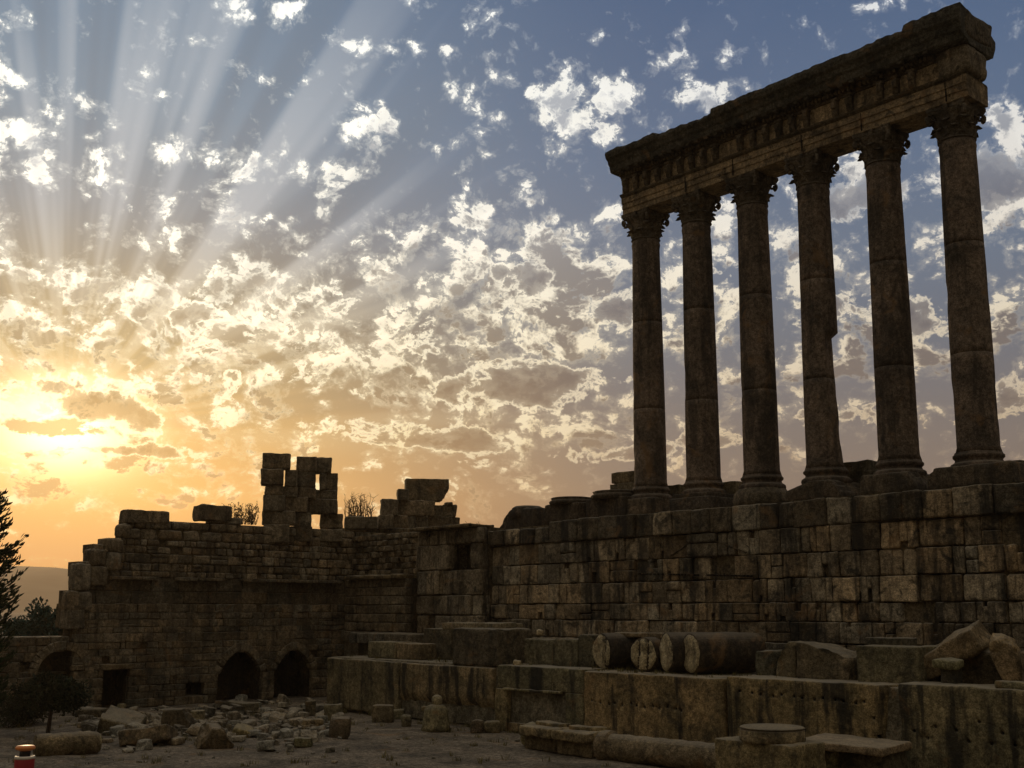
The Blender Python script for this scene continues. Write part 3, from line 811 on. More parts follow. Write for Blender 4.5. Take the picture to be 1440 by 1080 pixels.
mega(m1, 'recess_back', -55.3, -50.2, 0, 2.64, d=1.1, v=VM + 1., tint=(.34, .35, .31), wear=.05)
mega(m1, 'sill', -55.3, -50.2, 0, .55, d=2.1, v=VM - .05, tint=(.7, .62, .48), wear=.1)
b = MB()
for k in range(9):
    u_ = -55.0 + k * .58
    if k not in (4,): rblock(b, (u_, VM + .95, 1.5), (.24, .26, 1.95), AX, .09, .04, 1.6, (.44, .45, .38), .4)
part(b, 'ribs', M_MEGA, m1)
b = MB(); rblock(b, (-53.1, VM + .02, 2.58), (5.2, .34, .17), AX, .07, .05, 1.2, (.9, .9, .72), .3); part(b, 'ledge_moulding', M_MEGA, m1)
single(820, 1017, 0, 3.95, 'giant block with a row of small drilled holes, right of the carved recess', tint=(1., .85, .62),
       holes=[(832 + i * 10.5 + (i % 3) * 1.4, 987 + i * .9 + ((i * 7) % 5 - 2) * .9) for i in range(13)])
single(1021, 1247, -.05, 4.08, 'giant block with sloping dark right edge, second from the right of the row', tint=(1., .88, .64),
       holes=[(1040 + i * 14.6 + (i % 2) * 3, 972 + i * 1.2 + ((i * 5) % 4) * 1.2) for i in range(13)] + [(1229, 1010), (1235, 1036)], cuts=[(Vector((4.25, -.9, 0)), Vector((.8, -.6, -.12)).normalized())])
single(-28.3, -14.6, -.1, 4.2, 'nearest giant block at the right picture edge, stained and pitted', tint=(.78, .76, .62), wear=.22,
       holes=[(1266, 1032), (1285, 1028), (1304, 1038), (1315, 1022), (1345, 1027), (1362, 1043), (1395, 1046), (1377, 1015), (1410, 1031), (1428, 1048)])

# ================================================================== FALLEN PIECES ON THE TERRACE
ZT = 3.96
SH = dict(zf=ZT, mat=M_RUBB)
loose('stone_block', 517, 556, 902.5, 927, -11.6, 1.6, 'rough mossy block on the terrace, left one of a pair above the plain giant blocks', tint=(.75, .75, .6), **SH)
loose('stone_block', 558, 591, 905, 927, -11.6, 1.5, 'smooth squared block on the terrace, right one of a pair above the plain giant blocks', tint=(.8, .7, .54), **SH)
loose('stone_block', 636, 702, 884, 937, -13.0, 3.0, 'big dark block overhanging the gap between two giant blocks', zf=3.9, tint=(.42, .4, .36), wear=.2, amp=.1)
loose('stone_slab', 622, 702, 876, 886, -11.8, 2.2, 'thin pale slab lying on the big dark overhanging block', 'slab', tint=(.95, .9, .75), wear=.12, amp=.09)
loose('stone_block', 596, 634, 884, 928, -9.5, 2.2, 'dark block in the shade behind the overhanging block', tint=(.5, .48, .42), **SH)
for k, (xa, xb, yt, lab, tn) in enumerate(((702, 733, 901, 'dark leftmost block of the broken row above the carved recess', .5), (735, 778, 899, 'grooved pale block of the broken row above the carved recess', .8),
                                       (779, 812, 899, 'rightmost wide block of the broken row above the carved recess', .62), (813, 836, 893, 'dark upright block beside the first pale drum face', .42))):
    o = loose('stone_block', xa, xb, yt, 936, -10.8, 1.7, lab, zf=ZT, tint=(tn, tn * 1.02, tn * .86), mat=M_RUBB, wear=.12, amp=.09)
for (x, y, w, lab) in ((708, 893, .5, 'small pale stone on the ledge left of the cornice pieces'), (742, 895, .55, 'flat pale stone on the block row by the wall foot'), (727, 931, .5, 'small round stone at the giant block edge above the recess'), (760, 893, .45, 'small round stone on the grooved pale block')):
    q = at_v(x, y, -10.2 if y < 900 else -12.4); z = max(ZT, q.z) if y < 900 else 4.02
    m = MB(); rblock(m, (q.x, q.y, z + .16), (w, w * .8, .34), rotax(.1, .1, .5), .15, .06, 2, (1.2, 1.1, .9), .2); tag(m.build('small_stone', M_PALE, None, (q.x, q.y, z)), lab, 'stone')

def drum(x0, x1, ytop, ybot, length, lab, v=-11.2, name='column_drum', split=0, tilt=0, tint=(.5, .47, .4), ftint=(1, .95, .8), yaw=.12):
    """a fallen column drum lying with its broken round face towards the court"""
    uc, w, z0, z1 = rest(x0, x1, ytop, ybot, v, ZT); r = (z1 - z0) / 2; aspect = 1.
    root = empty(name, (uc, v, ZT), lab, 'column drum', 'fallen column drums')
    body = MB(); face = MB()
    d = Vector((math.sin(yaw), math.cos(yaw), 0)); s = Vector((math.cos(yaw), -math.sin(yaw), 0)); c0 = Vector((uc, v, ZT + r))
    n = 40; vs = []; fs = []; m_ = 10
    for k in range(m_ + 1):
        for i in range(n):
            a = 2 * math.pi * i / n; rr = r * (1 + .035 * nz(Vector((math.cos(a) * 2, math.sin(a) * 2, k * .4 + uc)), 1., 3))
            if k in (0, m_): rr *= .97
            vs.append(c0 + d * (length * k / m_) + s * (rr * math.cos(a)) + Vector((0, 0, rr * math.sin(a))))
    for k in range(m_):
        for i in range(n):
            j = (i + 1) % n; fs.append((k*n+i, (k+1)*n+i, (k+1)*n+j, k*n+j))
    fs.append(tuple(range(n))); fs.append(tuple(m_ * n + i for i in reversed(range(n))))
    body.add(vs, fs, tint)
    part(body, 'drum_body', M_COLM, root)
    # the face, coloured paler than the body: a rough plate standing a little proud of the body
    wid = 1.0; vs = []; fs = []; rg = 7
    for q in range(rg + 1):
        for i in range(n):
            a = 2 * math.pi * i / n; rr = r * .95 * q / rg * (1 + .13 * nz(Vector((math.cos(a) * 2, math.sin(a) * 2, uc * 3)), 1., 2))
            x_ = rr * math.cos(a); z_ = rr * math.sin(a)
            if split:
                for sx in ((-.34, .3) if split == 2 else (.42,)):
                    pass
            bump = .16 * nz(Vector((x_ + uc * 3, z_, 2)), 1.4, 4)
            gr = 0
            if split:
                for sx in ((-.3 * r, .34 * r) if split == 2 else (.45 * r,)):
                    gr = max(gr, 1 - abs(x_ - sx - .1 * z_) / (.1 * r)) if abs(x_ - sx - .1 * z_) < .1 * r else gr
            vs.append(c0 - d * (.1 + bump - .3 * gr if q < rg else -.03) + s * x_ + Vector((0, 0, z_)))
    for q in range(rg):
        for i in range(n):
            j = (i + 1) % n; fs.append((q*n+i, q*n+j, (q+1)*n+j, (q+1)*n+i))
    face.add(vs, fs, ftint)
    part(face, 'broken_face', M_PALE, root)
drum(833, 860, 890, 943, 4.2, 'fallen drum with a pale split face, leftmost of the lying drums', split=1, yaw=.3)
drum(884, 926, 896, 944, 3.6, 'fallen drum whose pale face is cracked into three slivers', split=2, yaw=-.1)
drum(927, 947, 889, 944, 4.6, 'narrow looking pale drum face between the cracked drum and the biggest drum', yaw=.52)
drum(956, 986, 890, 947, 4.3, 'biggest fallen drum, rightmost of the lying drums, with a pale oval face', yaw=.36)
loose('stone_beam', 862, 930, 890, 897, -10.2, 1.2, 'long thin beam lying across the tops of the fallen drums', 'beam', tint=(.75, .65, .5), wear=.1)

M2 = dict(zf=ZT, mat=M_RUBB, wear=.16, amp=.1)
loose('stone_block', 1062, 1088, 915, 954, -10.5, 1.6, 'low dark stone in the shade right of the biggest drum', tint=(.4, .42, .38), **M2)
loose('stone_block', 1089, 1118, 903, 954, -11.2, 1.3, 'leaning worn stone left of the slant topped block', tint=(.8, .75, .6), cuts=[(Vector((-.2, 0, .3)), Vector((-.86, 0, .5)))], **M2)
loose('stone_block', 1120, 1192, 905, 956, -11.4, 2.2, 'broken block with a slanting top in the middle of the terrace', tint=(.72, .66, .56), cuts=[(Vector((-.2, 0, .75)), Vector((.26, 0, .965)).normalized())], **M2)
loose('stone_block', 1204, 1292, 909, 958, -11.6, 2.6, 'big squared block with a pale chipped left edge on the terrace', tint=(.62, .62, .5), zf=ZT, mat=M_RUBB, wear=.12, amp=.06)
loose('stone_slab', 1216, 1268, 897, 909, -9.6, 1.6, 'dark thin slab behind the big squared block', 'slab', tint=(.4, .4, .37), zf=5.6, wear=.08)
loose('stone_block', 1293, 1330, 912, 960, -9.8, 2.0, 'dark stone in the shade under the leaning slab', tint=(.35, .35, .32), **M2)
m = MB(); q = at_v(1341, 914, -9.8)
rblock(m, (q.x, q.y, q.z), (3.2, 2.4, 1.15), rotax(.25, -.52, .1), .25, .16, .8, (.95, .82, .64), .2)
rblock(m, (q.x + .9, q.y + .7, 4.75), (2.6, 1.8, 1.9), rotax(.1, .1, .1), .3, .14, .8, (.42, .38, .32), .25)  # dark block added to fill the dark void beneath the slab
tag(m.build('leaning_slab', M_RUBB, None, (q.x, q.y, ZT)), 'rough slab leaning up at an angle over an added dark block filling the void', 'slab')
m = MB(); q = at_v(1412, 930, -10.8)
rblock(m, (q.x + .3, q.y, q.z - .1), (1.1, 1.1, 1.7), rotax(.1, -.36, .2), .25, .12, .9, (1., .85, .66), .2)
rblock(m, (q.x + .05, q.y - .2, q.z + .72), (1.15, 1.0, .75), rotax(.5, .35, .6), .28, .14, 1.2, (1.1, .92, .66), .18)
tag(m.build('capital_fragment', M_RUBB, None, (q.x, q.y, ZT)), 'tilted carved fragment with a knobbed head at the right end of the terrace', 'fragment')
loose('stone_block', 1434, 1470, 916, 966, -11.5, 1.8, 'block cut by the right picture edge on the terrace', tint=(.8, .7, .62), **M2)
m = MB(); q = at_v(1334, 933, -11.6); rblock(m, (q.x, q.y, q.z), (1.25, .9, .42), rotax(.1, .06, .1), .2, .08, 1, (.8, .84, .62), .2)
rblock(m, (q.x, q.y + .2, (q.z + ZT) / 2 - .05), (.8, .8, q.z - ZT), AX, .2, .08, 1, (.3, .3, .28), .3)
tag(m.build('flat_stone', M_RUBB, None, (q.x, q.y, ZT)), 'flat mossy stone jutting out below the leaning slab', 'stone')
m = MB(); q = at_v(1425, 962, -12.6); rblock(m, (q.x, q.y, 4.3), (1.4, .7, .36), rotax(0, .03, 0), .12, .06, 1, (.85, .85, .66), .2)
tag(m.build('flat_stone', M_RUBB, None, (q.x, q.y, 4.1)), 'flat stone on the front edge of the nearest giant block', 'stone')

# ================================================================== FALLEN PIECES IN THE COURT
def gpt(x, y): return at_z(x, y, 0)
A, B_ = gpt(742, 1052), gpt(838, 1066); dirv = (B_ - A).normalized(); ang = math.atan2(dirv.y, dirv.x); L_ = (B_ - A).length
def cornice_piece(t0, t1, lab, steps):
    c_ = A.lerp(B_, (t0 + t1) / 2); ln = L_ * (t1 - t0)
    root = empty('cornice_fragment', (c_.x, c_.y, 0), lab, 'cornice piece', 'cornice pieces lying in the court'); ax = rotax(0, 0, ang)
    m = MB(); rblock(m, Vector((c_.x, c_.y, .42)) + ax[1] * .5, (ln - .1, 1.5, .85), ax, .12, .07, 1, (.62, .55, .42), .25); part(m, 'lower_stone', M_RUBB, root)
    m = MB(); rblock(m, Vector((c_.x, c_.y, 1.0)) + ax[1] * .15, (ln - .06, 1.7, .5), ax, .14, .08, 1, (1.1, .98, .72), .22)
    rblock(m, Vector((c_.x, c_.y, 1.32)) + ax[1] * .75, (ln * .8, .8, .24), ax, .1, .07, 1, (1., .9, .64), .25); part(m, 'projecting_moulding', M_RUBB, root)
cornice_piece(0, .47, 'left one of two pale cornice pieces lying below the carved recess', 0)
cornice_piece(.49, 1., 'right one of two pale cornice pieces, touching the lying column shaft', 1)
m = MB(); q = gpt(735, 1050); rblock(m, (q.x + .1, q.y + .6, .62), (.9, 1.1, 1.2), rotax(.1, .2, .4), .3, .12, 1, (1., .95, .66), .2)
tag(m.build('carved_stone', M_RUBB, None, (q.x, q.y, 0)), 'rounded yellowish stone at the left end of the cornice pieces', 'stone')
A2, B2 = gpt(838, 1070), gpt(1042, 1094)
A2 = A2 + Vector((-.1, .9, 0)); B2 = B2 + Vector((0, .9, 0))
fs_ = empty('fallen_shaft', tuple(A2), 'long fallen column shaft lying along the foot of the giant blocks', 'column')
d = (B2 - A2).normalized(); m = MB(); pts = []; rr = []
for i in range(25):
    t = i / 24; p = A2.lerp(B2, t); pts.append((p.x, p.y, .62)); rr.append((.68 + .02 * math.sin(i * 2.1)) * (.96 if i in (0, 24) else 1))
tube(m, pts, rr, 28, (.8, .72, .6)); part(m, 'shaft', M_RUBB, fs_)
m = MB(); tube(m, [Vector(pts[0]) - d * .3, Vector(pts[0]) - d * .05, Vector(pts[0]) + d * .35, Vector(pts[0]) + d * .45], [.74, .82, .82, .7], 28, (.95, .82, .66)); part(m, 'collar', M_RUBB, fs_)

# pedestal with a round disc, and a flat slab, in the right foreground
q = gpt(1080, 1104); zt = 1.9
pd = empty('round_pedestal', (q.x, q.y, 0), 'squared pedestal with a round disc on top in the right foreground', 'pedestal')
ztop = at_v(1080, 1022, q.y).z; zmid = at_v(1080, 1041, q.y).z
wl, wr_ = at_v(1026, 1060, q.y).x, at_v(1134, 1060, q.y).x
m = MB(); rblock(m, ((wl + wr_) / 2, q.y + .2, zmid / 2), (wr_ - wl, 2.6, zmid), AX, .14, .07, 1, (.9, .82, .58), .22); part(m, 'plinth', M_RUBB, pd)
m = MB(); r = (at_v(1132, 1030, q.y).x - at_v(1050, 1030, q.y).x) / 2 * .93
lathe(m, [(r * .97, zmid - .05), (r, zmid + .08), (r * .98, ztop - .12), (r * .9, ztop - .05), (r, ztop - .02), (r * .95, ztop + .02)], ((wl + wr_) / 2 + .25, q.y + .1), 40, (.95, .86, .66), .05); part(m, 'disc', M_RUBB, pd)
q = gpt(1190, 1100); zs = at_v(1190, 1043, q.y).z; wa, wb = at_v(1134, 1045, q.y).x, at_v(1252, 1045, q.y).x
sl = empty('flat_slab', (q.x, q.y, 0), 'broad flat slab on dark supports right of the round pedestal', 'slab')
m = MB(); rblock(m, ((wa + wb) / 2, q.y + .4, zs - .14), (wb - wa, 3., .34), rotax(.02, .02, .1), .1, .06, 1, (1.15, .98, .8), .22); part(m, 'top_slab', M_RUBB, sl)
m = MB(); rblock(m, ((wa + wb) / 2 + .2, q.y + .7, (zs - .3) / 2), ((wb - wa) * .8, 2.1, zs - .3), AX, .2, .12, 1, (.42, .4, .34), .25)
rblock(m, ((wa + wb) / 2 - .5, q.y - .5, (zs - .3) / 2), (.7, .7, zs - .3), AX, .2, .12, 1.4, (.62, .6, .4), .2); part(m, 'support_stones', M_RUBB, sl)

# standing and leaning stones along the foot of the plain giant blocks
def gstone(x, yb, w, h, lab, tint=(.8, .75, .62), yaw=.2, d=None, tilt=0., name='stone_block', cat='block', cuts=(), wear=.16, group=None):
    q = gpt(x, yb); m = MB(); sc_ = math.hypot(q.x, q.y - VC) / FPX * .9; tint = tuple(t_ * .85 for t_ in tint)
    W_, H_ = w * sc_, h * sc_
    rblock(m, (q.x, q.y + (d or W_) * .5, H_ / 2 - .06), (W_, d or W_ * .8, H_), rotax(tilt, tilt * .7, yaw + .7), wear, .09, 1.1, tint, .22, cuts)
    return tag(m.build(name, M_RUBB, None, (q.x, q.y, 0)), lab, cat, group)
gstone(458, 1014, 26, 26, 'squared upright block by the dark corner, left of the plain giant blocks', (.75, .74, .6))
gstone(526, 1016, 32, 26, 'broad squared block at the foot of the far left giant block', (.72, .66, .52))
gstone(553, 1012, 18, 16, 'small pale block between the broad block and the carved stump', (.95, .95, .74))
gstone(566, 1022, 14, 18, 'small dark stone left of the carved stump', (.55, .55, .45))
gstone(664, 1030, 20, 20, 'rounded stone left of the pillared giant block', (.75, .66, .56), wear=.4)
gstone(682, 1030, 26, 18, 'low rounded double stone below the corner of the pillared giant block', (.85, .8, .62), wear=.4)
gstone(640, 1018, 34, 14, 'dark low block under the plain giant block', (.4, .38, .34))
q = gpt(604, 1028); s_ = math.hypot(q.x, q.y - VC) / FPX
sp = empty('carved_stump', (q.x, q.y, 0), 'upright draped looking carved stump with a small knob head, by the plain giant block', 'sculpture')
m = MB(); lathe(m, [(.95, 0), (.88, .3), (.78, .9), (.72, 1.3), (.5, 1.55), (.2, 1.65)], (q.x, q.y + .5), 28, (.85, .84, .64), .16); part(m, 'body', M_RUBB, sp)
m = MB(); lathe(m, [(.12, 1.5), (.3, 1.65), (.36, 1.9), (.3, 2.1), (.12, 2.2)], (q.x + .1, q.y + .5), 20, (1.15, 1.12, .9), .08); part(m, 'knob', M_RUBB, sp)
m = MB(); rblock(m, (q.x - .55, q.y + .4, 1.35), (1.0, .6, .3), rotax(0, -.1, .7), .12, .06, 1.2, (1., .98, .72), .2); part(m, 'shoulder_slab', M_RUBB, sp)

# distinct larger pieces of the rubble field
gstone(232, 1026, 42, 30, 'big upright dark block with a pale top in the middle of the rubble', (.5, .45, .36), yaw=0, wear=.25, cuts=[(Vector((.6, 0, .3)), Vector((.8, .1, .45)).normalized())])
gstone(276, 1052, 60, 32, 'broad boulder with a pale flat top at the front of the rubble', (.7, .6, .46), yaw=.3, wear=.45, tilt=.12, cuts=[(Vector((.5, 0, .2)), Vector((.75, .2, .6)).normalized()), (Vector((-.7, 0, .1)), Vector((-.8, -.3, .5)).normalized())])
gstone(290, 1048, 16, 12, 'small pale stone resting against the broad boulder', (1.4, 1.3, 1.))
gstone(268, 1016, 20, 18, 'pale squared stone right of the big upright dark block', (1.05, .98, .74))
gstone(330, 1002, 54, 16, 'long low block lying in front of the left pointed arch', (.62, .6, .52), d=1.2, yaw=-.65)
gstone(430, 1006, 16, 22, 'upright stone left of the squared upright block', (.7, .66, .55))
gstone(428, 1026, 30, 16, 'long reddish stone at the right of the rubble', (1., .86, .62))
gstone(466, 1040, 32, 34, 'dark lumpy boulder at the right end of the rubble', (.62, .55, .46), wear=.5)
gstone(416, 1050, 26, 14, 'squared mossy stone at the front right of the rubble', (.8, .84, .6))
gstone(330, 1036, 28, 14, 'yellowish tilted stone in the centre of the rubble', (1.15, 1.05, .66), tilt=.3)
gstone(118, 1008, 40, 12, 'dark flat stone below the broken wall end', (.5, .48, .42), d=1.)
gstone(150, 1030, 56, 24, 'sloping slab leaning in the left of the rubble', (.75, .7, .56), tilt=.35, d=2.)
gstone(180, 1048, 70, 22, 'wide sloping slab at the front left of the rubble', (.8, .7, .56), tilt=-.2, d=2.4)
gstone(165, 996, 12, 8, 'small pale stone on the sill of the left doorway', (1.4, 1.35, 1.1))
gstone(118, 1036, 9, 9, 'small white stone between the fallen drum and the sloping slab', (2., 1.95, 1.7))
# fallen drum at lower left
qa, qb = gpt(52, 1066), gpt(140, 1060); d = (qb - qa).normalized(); n_ = Vector((-d.y, d.x, 0))
fd = empty('fallen_drum', tuple(qa), 'broken column shaft lying on the ground behind the red bin', 'column drum')
m = MB(); pts = [qa.lerp(qb, i / 10) + n_ * .6 + Vector((0, 0, .52)) for i in range(11)]
tube(m, pts, [.58] + [.62 + .03 * math.sin(i * 2.3) for i in range(9)] + [.56], 26, (.8, .7, .52)); part(m, 'shaft', M_RUBB, fd)
m = MB(); tube(m, [pts[-1] - d * .05, pts[-1] + d * .12, pts[-1] + d * .16], [.5, .48, .2], 20, (.95, .9, .66)); part(m, 'broken_end', M_RUBB, fd)

# the countless smaller stones: separate things
protos = []
for k in range(9):
    m = MB(); t = tintv(.45, 1.25, .1)
    rblock(m, (0, 0, .3), (rnd.uniform(.8, 1.3), rnd.uniform(.6, 1.), rnd.uniform(.4, .8)), rotax(rnd.uniform(-.2, .2), rnd.uniform(-.2, .2), 0), rnd.uniform(.1, .3), .12, 1.2, t, .22,
           [(Vector((rnd.uniform(.1, .3), 0, .1)), Vector((rnd.uniform(.3, 1), rnd.uniform(-.5, .5), rnd.uniform(.2, .8))).normalized())])
    protos.append(m.build('rubble_stone', M_RUBB))
cnt = 0; spots = []
while cnt < 285:
    x = rnd.uniform(118, 480); y = rnd.gauss(1018, 17)
    if not (984 < y < 1062): continue
    if y > 1048 and rnd.random() < .5: continue
    if x < 200 and y < 1000 and rnd.random() < .6: continue
    q = gpt(x, y)
    if q.y > -13.6 and q.x > -76: continue
    if q.x < -86.6 or any((q - s).length < r * .6 for s, r in spots): continue
    s = rnd.choice((.35, .4, .5, .6, .8, 1.1)) * rnd.uniform(.85, 1.15)
    spots.append((q, s))
    o = protos[cnt] if cnt < len(protos) else protos[rnd.randrange(len(protos))].copy()
    if cnt >= len(protos): COL.objects.link(o)
    o.location = (q.x, q.y, -.05); o.rotation_euler = (rnd.uniform(-.15, .15), rnd.uniform(-.15, .15), rnd.uniform(0, 6.28)); o.scale = (s, s, s * rnd.uniform(.7, 1.1))
    tag(o, 'rough limestone rubble stone lying in the heap before the arched wall', 'stone', 'rubble stones before the arched wall')
    cnt += 1
for (x, y) in ((238, 1064), (262, 1070), (196, 1072), (300, 1066), (350, 1064), (390, 1058), (440, 1060), (520, 1046), (560, 1040), (705, 1040), (728, 1042), (150, 1068), (640, 1040), (690, 1052), (610, 1066), (470, 1072)):
    q = gpt(x, y); o = protos[rnd.randrange(9)].copy(); COL.objects.link(o); s = rnd.uniform(.16, .34)
    o.location = (q.x, q.y, -.03); o.rotation_euler = (0, 0, rnd.uniform(0, 6)); o.scale = (s, s, s * .7)
    tag(o, 'small loose stone lying on the bare ground of the court', 'stone', 'small stones on the bare ground')

# ================================================================== THE RED BIN
Yb = 50.; q = Vector((0, 0, 0)); r0 = ray(35, 1063); t = Yb / math.hypot(r0[0], r0[1]); bx, by, bz = r0[0] * t, VC + r0[1] * t, ZC + r0[2] * t
rb = empty('litter_bin', (bx, by, 0), 'red drum shaped bin with a pale rim and a raised orange lid', 'bin')
RB = .37
m = MB(); lathe(m, [(RB * .9, .0), (RB * .94, .05), (RB, .5), (RB, bz - .13), (RB * .98, bz - .1)], (bx, by), 32); part(m, 'drum', M_RED, rb)
m = MB(); lathe(m, [(RB * .99, bz - .11), (RB * 1.04, bz - .06), (RB * 1.02, bz), (RB * .86, bz + .01), (RB * .84, bz - .08)], (bx, by), 32); part(m, 'rim', M_WHITE, rb)
m = MB(); lathe(m, [(RB * .55, bz - .05), (RB * .55, bz + .26)], (bx, by), 20); part(m, 'neck', M_BLACK, rb)
m = MB(); lathe(m, [(RB * .6, bz + .2), (RB * .98, bz + .26), (RB * 1.02, bz + .32), (RB * .9, bz + .38), (RB * .3, bz + .4)], (bx, by), 32); part(m, 'lid', M_ORANGE, rb)

# ================================================================== TREES AND BUSHES
def limb(mb, p0, p1, r0, r1, n=5, wob=.1, tint=(1, 1, 1)):
    pts = []; 
    for i in range(n + 1):
        t = i / n; p = Vector(p0).lerp(Vector(p1), t)
        if 0 < i < n: p += Vector((rnd.gauss(0, wob), rnd.gauss(0, wob), rnd.gauss(0, wob * .5)))
        pts.append(p)
    tube(mb, pts, [r0 + (r1 - r0) * i / n for i in range(n + 1)], 6, tint); return pts
# tall conifer at the left picture edge
dC = 78.; r0 = ray(-32, 858); t = dC / math.hypot(r0[0], r0[1]); cx_, cy_ = r0[0] * t, VC + r0[1] * t
cf = empty('conifer_tree', (cx_, cy_, 0), 'tall dark conifer with upturned branch tips at the left picture edge', 'tree')
tk = MB(); limb(tk, (cx_, cy_, 0), (cx_, cy_, 15.2), .36, .05, 10, .05)
lf = MB(); zz = 1.4
while zz < 14.6:
    ln = 1.75 if zz > 3 else 1.3
    if zz < 9: ln = 2.7 - .12 * abs(zz - 6)
    ln *= 1 - max(0, zz - 12.6) / 6.
    for k in range(7):
        a = rnd.uniform(0, 6.28); long = rnd.random() < .3 and zz > 8; L2 = ln * (rnd.uniform(1.15, 1.45) if long else rnd.uniform(.6, 1.))
        tip = Vector((cx_ + math.cos(a) * L2, cy_ + math.sin(a) * L2, zz + L2 * rnd.uniform(.3, .6)))
        base = Vector((cx_, cy_, zz)); mid = base.lerp(tip, .6) - Vector((0, 0, L2 * .14))
        tube(tk, [base, mid, tip], [.06, .04, .015], 5)
        for j in range(36):
            s = rnd.uniform(.1, 1.) ** .8; p = base.lerp(mid, s / .6) if s < .6 else mid.lerp(tip, (s - .6) / .4)
            sp_ = .26 * (1 - s * .7); p = p + Vector((rnd.gauss(0, sp_), rnd.gauss(0, sp_), rnd.gauss(0, sp_ * .6)))
            dv = Vector((math.cos(a), math.sin(a), 1.)) + Vector((rnd.gauss(0, .35), rnd.gauss(0, .35), rnd.gauss(0, .3)))
            leafquad(lf, p, dv, rnd.uniform(.1, .18), rnd.uniform(.3, .55), tuple([rnd.uniform(.6, 1.4)] * 3))
    zz += rnd.uniform(.26, .42) if zz < 10 else rnd.uniform(.45, .75)
part(tk, 'trunk', M_BARK, cf); part(lf, 'crown', M_LEAF, cf)

def crown_tree(name, base, height, rad, crown_z, lab, leafmat, n=3000, leaf=(.12, .24), group=None, trunk_r=.12, squash=1., lumps=9, cat='tree', lean=0.):
    root = empty(name, tuple(base), lab, cat, group); b0 = Vector(base)
    tk = MB(); lf = MB(); cc = b0 + Vector((lean, 0, crown_z))
    limb(tk, b0, cc, trunk_r, trunk_r * .6, 5, .05)
    cl = []
    for k in range(lumps):
        a = rnd.uniform(0, 6.28); e = rnd.uniform(-.6, 1.2); q = rnd.uniform(.35, .75) * rad
        cl.append((cc + Vector((math.cos(a) * math.cos(e) * q, math.sin(a) * math.cos(e) * q, math.sin(e) * q * squash)), rad * rnd.uniform(.3, .55)))
        limb(tk, cc - Vector((0, 0, .3)), cl[-1][0], trunk_r * .45, trunk_r * .12, 4, .05)
    for k in range(n):
        c_, r_ = cl[rnd.randrange(len(cl))]
        v_ = Vector((rnd.gauss(0, 1), rnd.gauss(0, 1), rnd.gauss(0, 1))).normalized() * (r_ * rnd.uniform(.35, 1.08) )
        v_.z *= squash
        leafquad(lf, c_ + v_, v_ + Vector((rnd.gauss(0, .5), rnd.gauss(0, .5), rnd.gauss(0, .5))) * r_, rnd.uniform(*leaf) * .7, rnd.uniform(*leaf), tuple(rnd.uniform(.6, 1.45) for _ in range(1)) * 3)
    part(tk, 'trunk', M_BARK, root); part(lf, 'crown', leafmat, root); return root
q = gpt(67, 1034)
crown_tree('round_tree', (q.x, q.y, 0), 3.8, 2.0, 2.45, 'small round crowned dark tree with a thin trunk before the low arched wall', M_BUSH, 7000, (.14, .28), trunk_r=.15, lumps=16, squash=.72, lean=.25)
q = gpt(12, 1022)
crown_tree('low_bush', (q.x - .5, q.y + 1, 0), 2., 2.2, .8, 'dark low bush spreading at the left picture edge', M_BUSH, 4500, (.12, .24), trunk_r=.08, lumps=12, squash=.6, cat='bush')
q = gpt(14, 985)
crown_tree('dark_shrub', (q.x, q.y, 0), 3.4, 1.9, 1.7, 'dense dark shrub in front of the low wall below the conifer', M_BUSH, 6500, (.14, .28), trunk_r=.12, lumps=14, cat='bush')
def far_tree(x, ytop, Y, rad, lab, mat, n=3500, sq=1.35):
    r0 = ray(x, ytop); t = Y / math.hypot(r0[0], r0[1]); p = Vector((r0[0] * t, VC + r0[1] * t, 0)); zt = ZC + r0[2] * t
    crown_tree('leafy_tree', p, zt, rad, zt - rad * sq * .95, lab, mat, n, (.25, .45), 'trees behind the low wall', .2, sq, 14)
far_tree(66, 850, 112, 2.3, 'grey green bushy tree rising behind the low arched wall', M_BLUE, 4500, 1.5)
far_tree(91, 864, 112, 1.7, 'smaller leafy tree tucked against the broken wall end', M_BUSH, 2500, 1.3)
far_tree(26, 870, 118, 1.2, 'pale distant tree top just right of the conifer', M_BLUE, 1500, 1.4)
# dry bushes on the wall tops
def twig_bush(x, y, u_, w, h, lab, n=40, leaves=0, lmat=None):
    p = at_u(x, y, u_); root = empty('dry_bush', tuple(p), lab, 'bush', 'dry bushes on the wall tops'); tk = MB(); lf = MB()
    for k in range(n):
        s0 = p + Vector((rnd.uniform(-.4, .4), rnd.uniform(-w, w) * .8, 0)); 
        hh = h * rnd.uniform(.5, 1.1); e = s0 + Vector((rnd.gauss(0, .25), rnd.gauss(0, .28), hh))
        pts = limb(tk, s0, e, .035, .014, 4, .06)
        for j in range(4):
            b0 = pts[rnd.randrange(1, 5)]; e2 = b0 + Vector((rnd.gauss(0, .22), rnd.gauss(0, .26), rnd.uniform(.15, .42)))
            limb(tk, b0, e2, .02, .01, 2, .02)
            for _ in range(leaves):
                c_ = b0.lerp(e2, rnd.uniform(.3, 1.1)); leafquad(lf, c_, Vector((rnd.gauss(0, 1), rnd.gauss(0, 1), rnd.gauss(.3, 1))), .08, .13, tuple([rnd.uniform(.6, 1.5)] * 3))
    part(tk, 'twigs', M_DRY, root)
    if leaves: part(lf, 'leaves', M_DRY, root)
twig_bush(337, 737, UW - .6, 1.75, 1.45, 'dry leafy bush on the arched wall just left of the ruined turret', 46, 3)
twig_bush(292, 731, UW - .6, .5, .7, 'small dry tuft on the arched wall near its raised middle block', 12, 3)
twig_bush(504, 728, UW - 1.2, 1.9, 1.9, 'bare twiggy bush between the ruined turret and the ruined stack', 46, 0)
twig_bush(668, 754, UW + 14, .8, .8, 'sparse dry tuft on the coping of the corner tower', 12, 1)

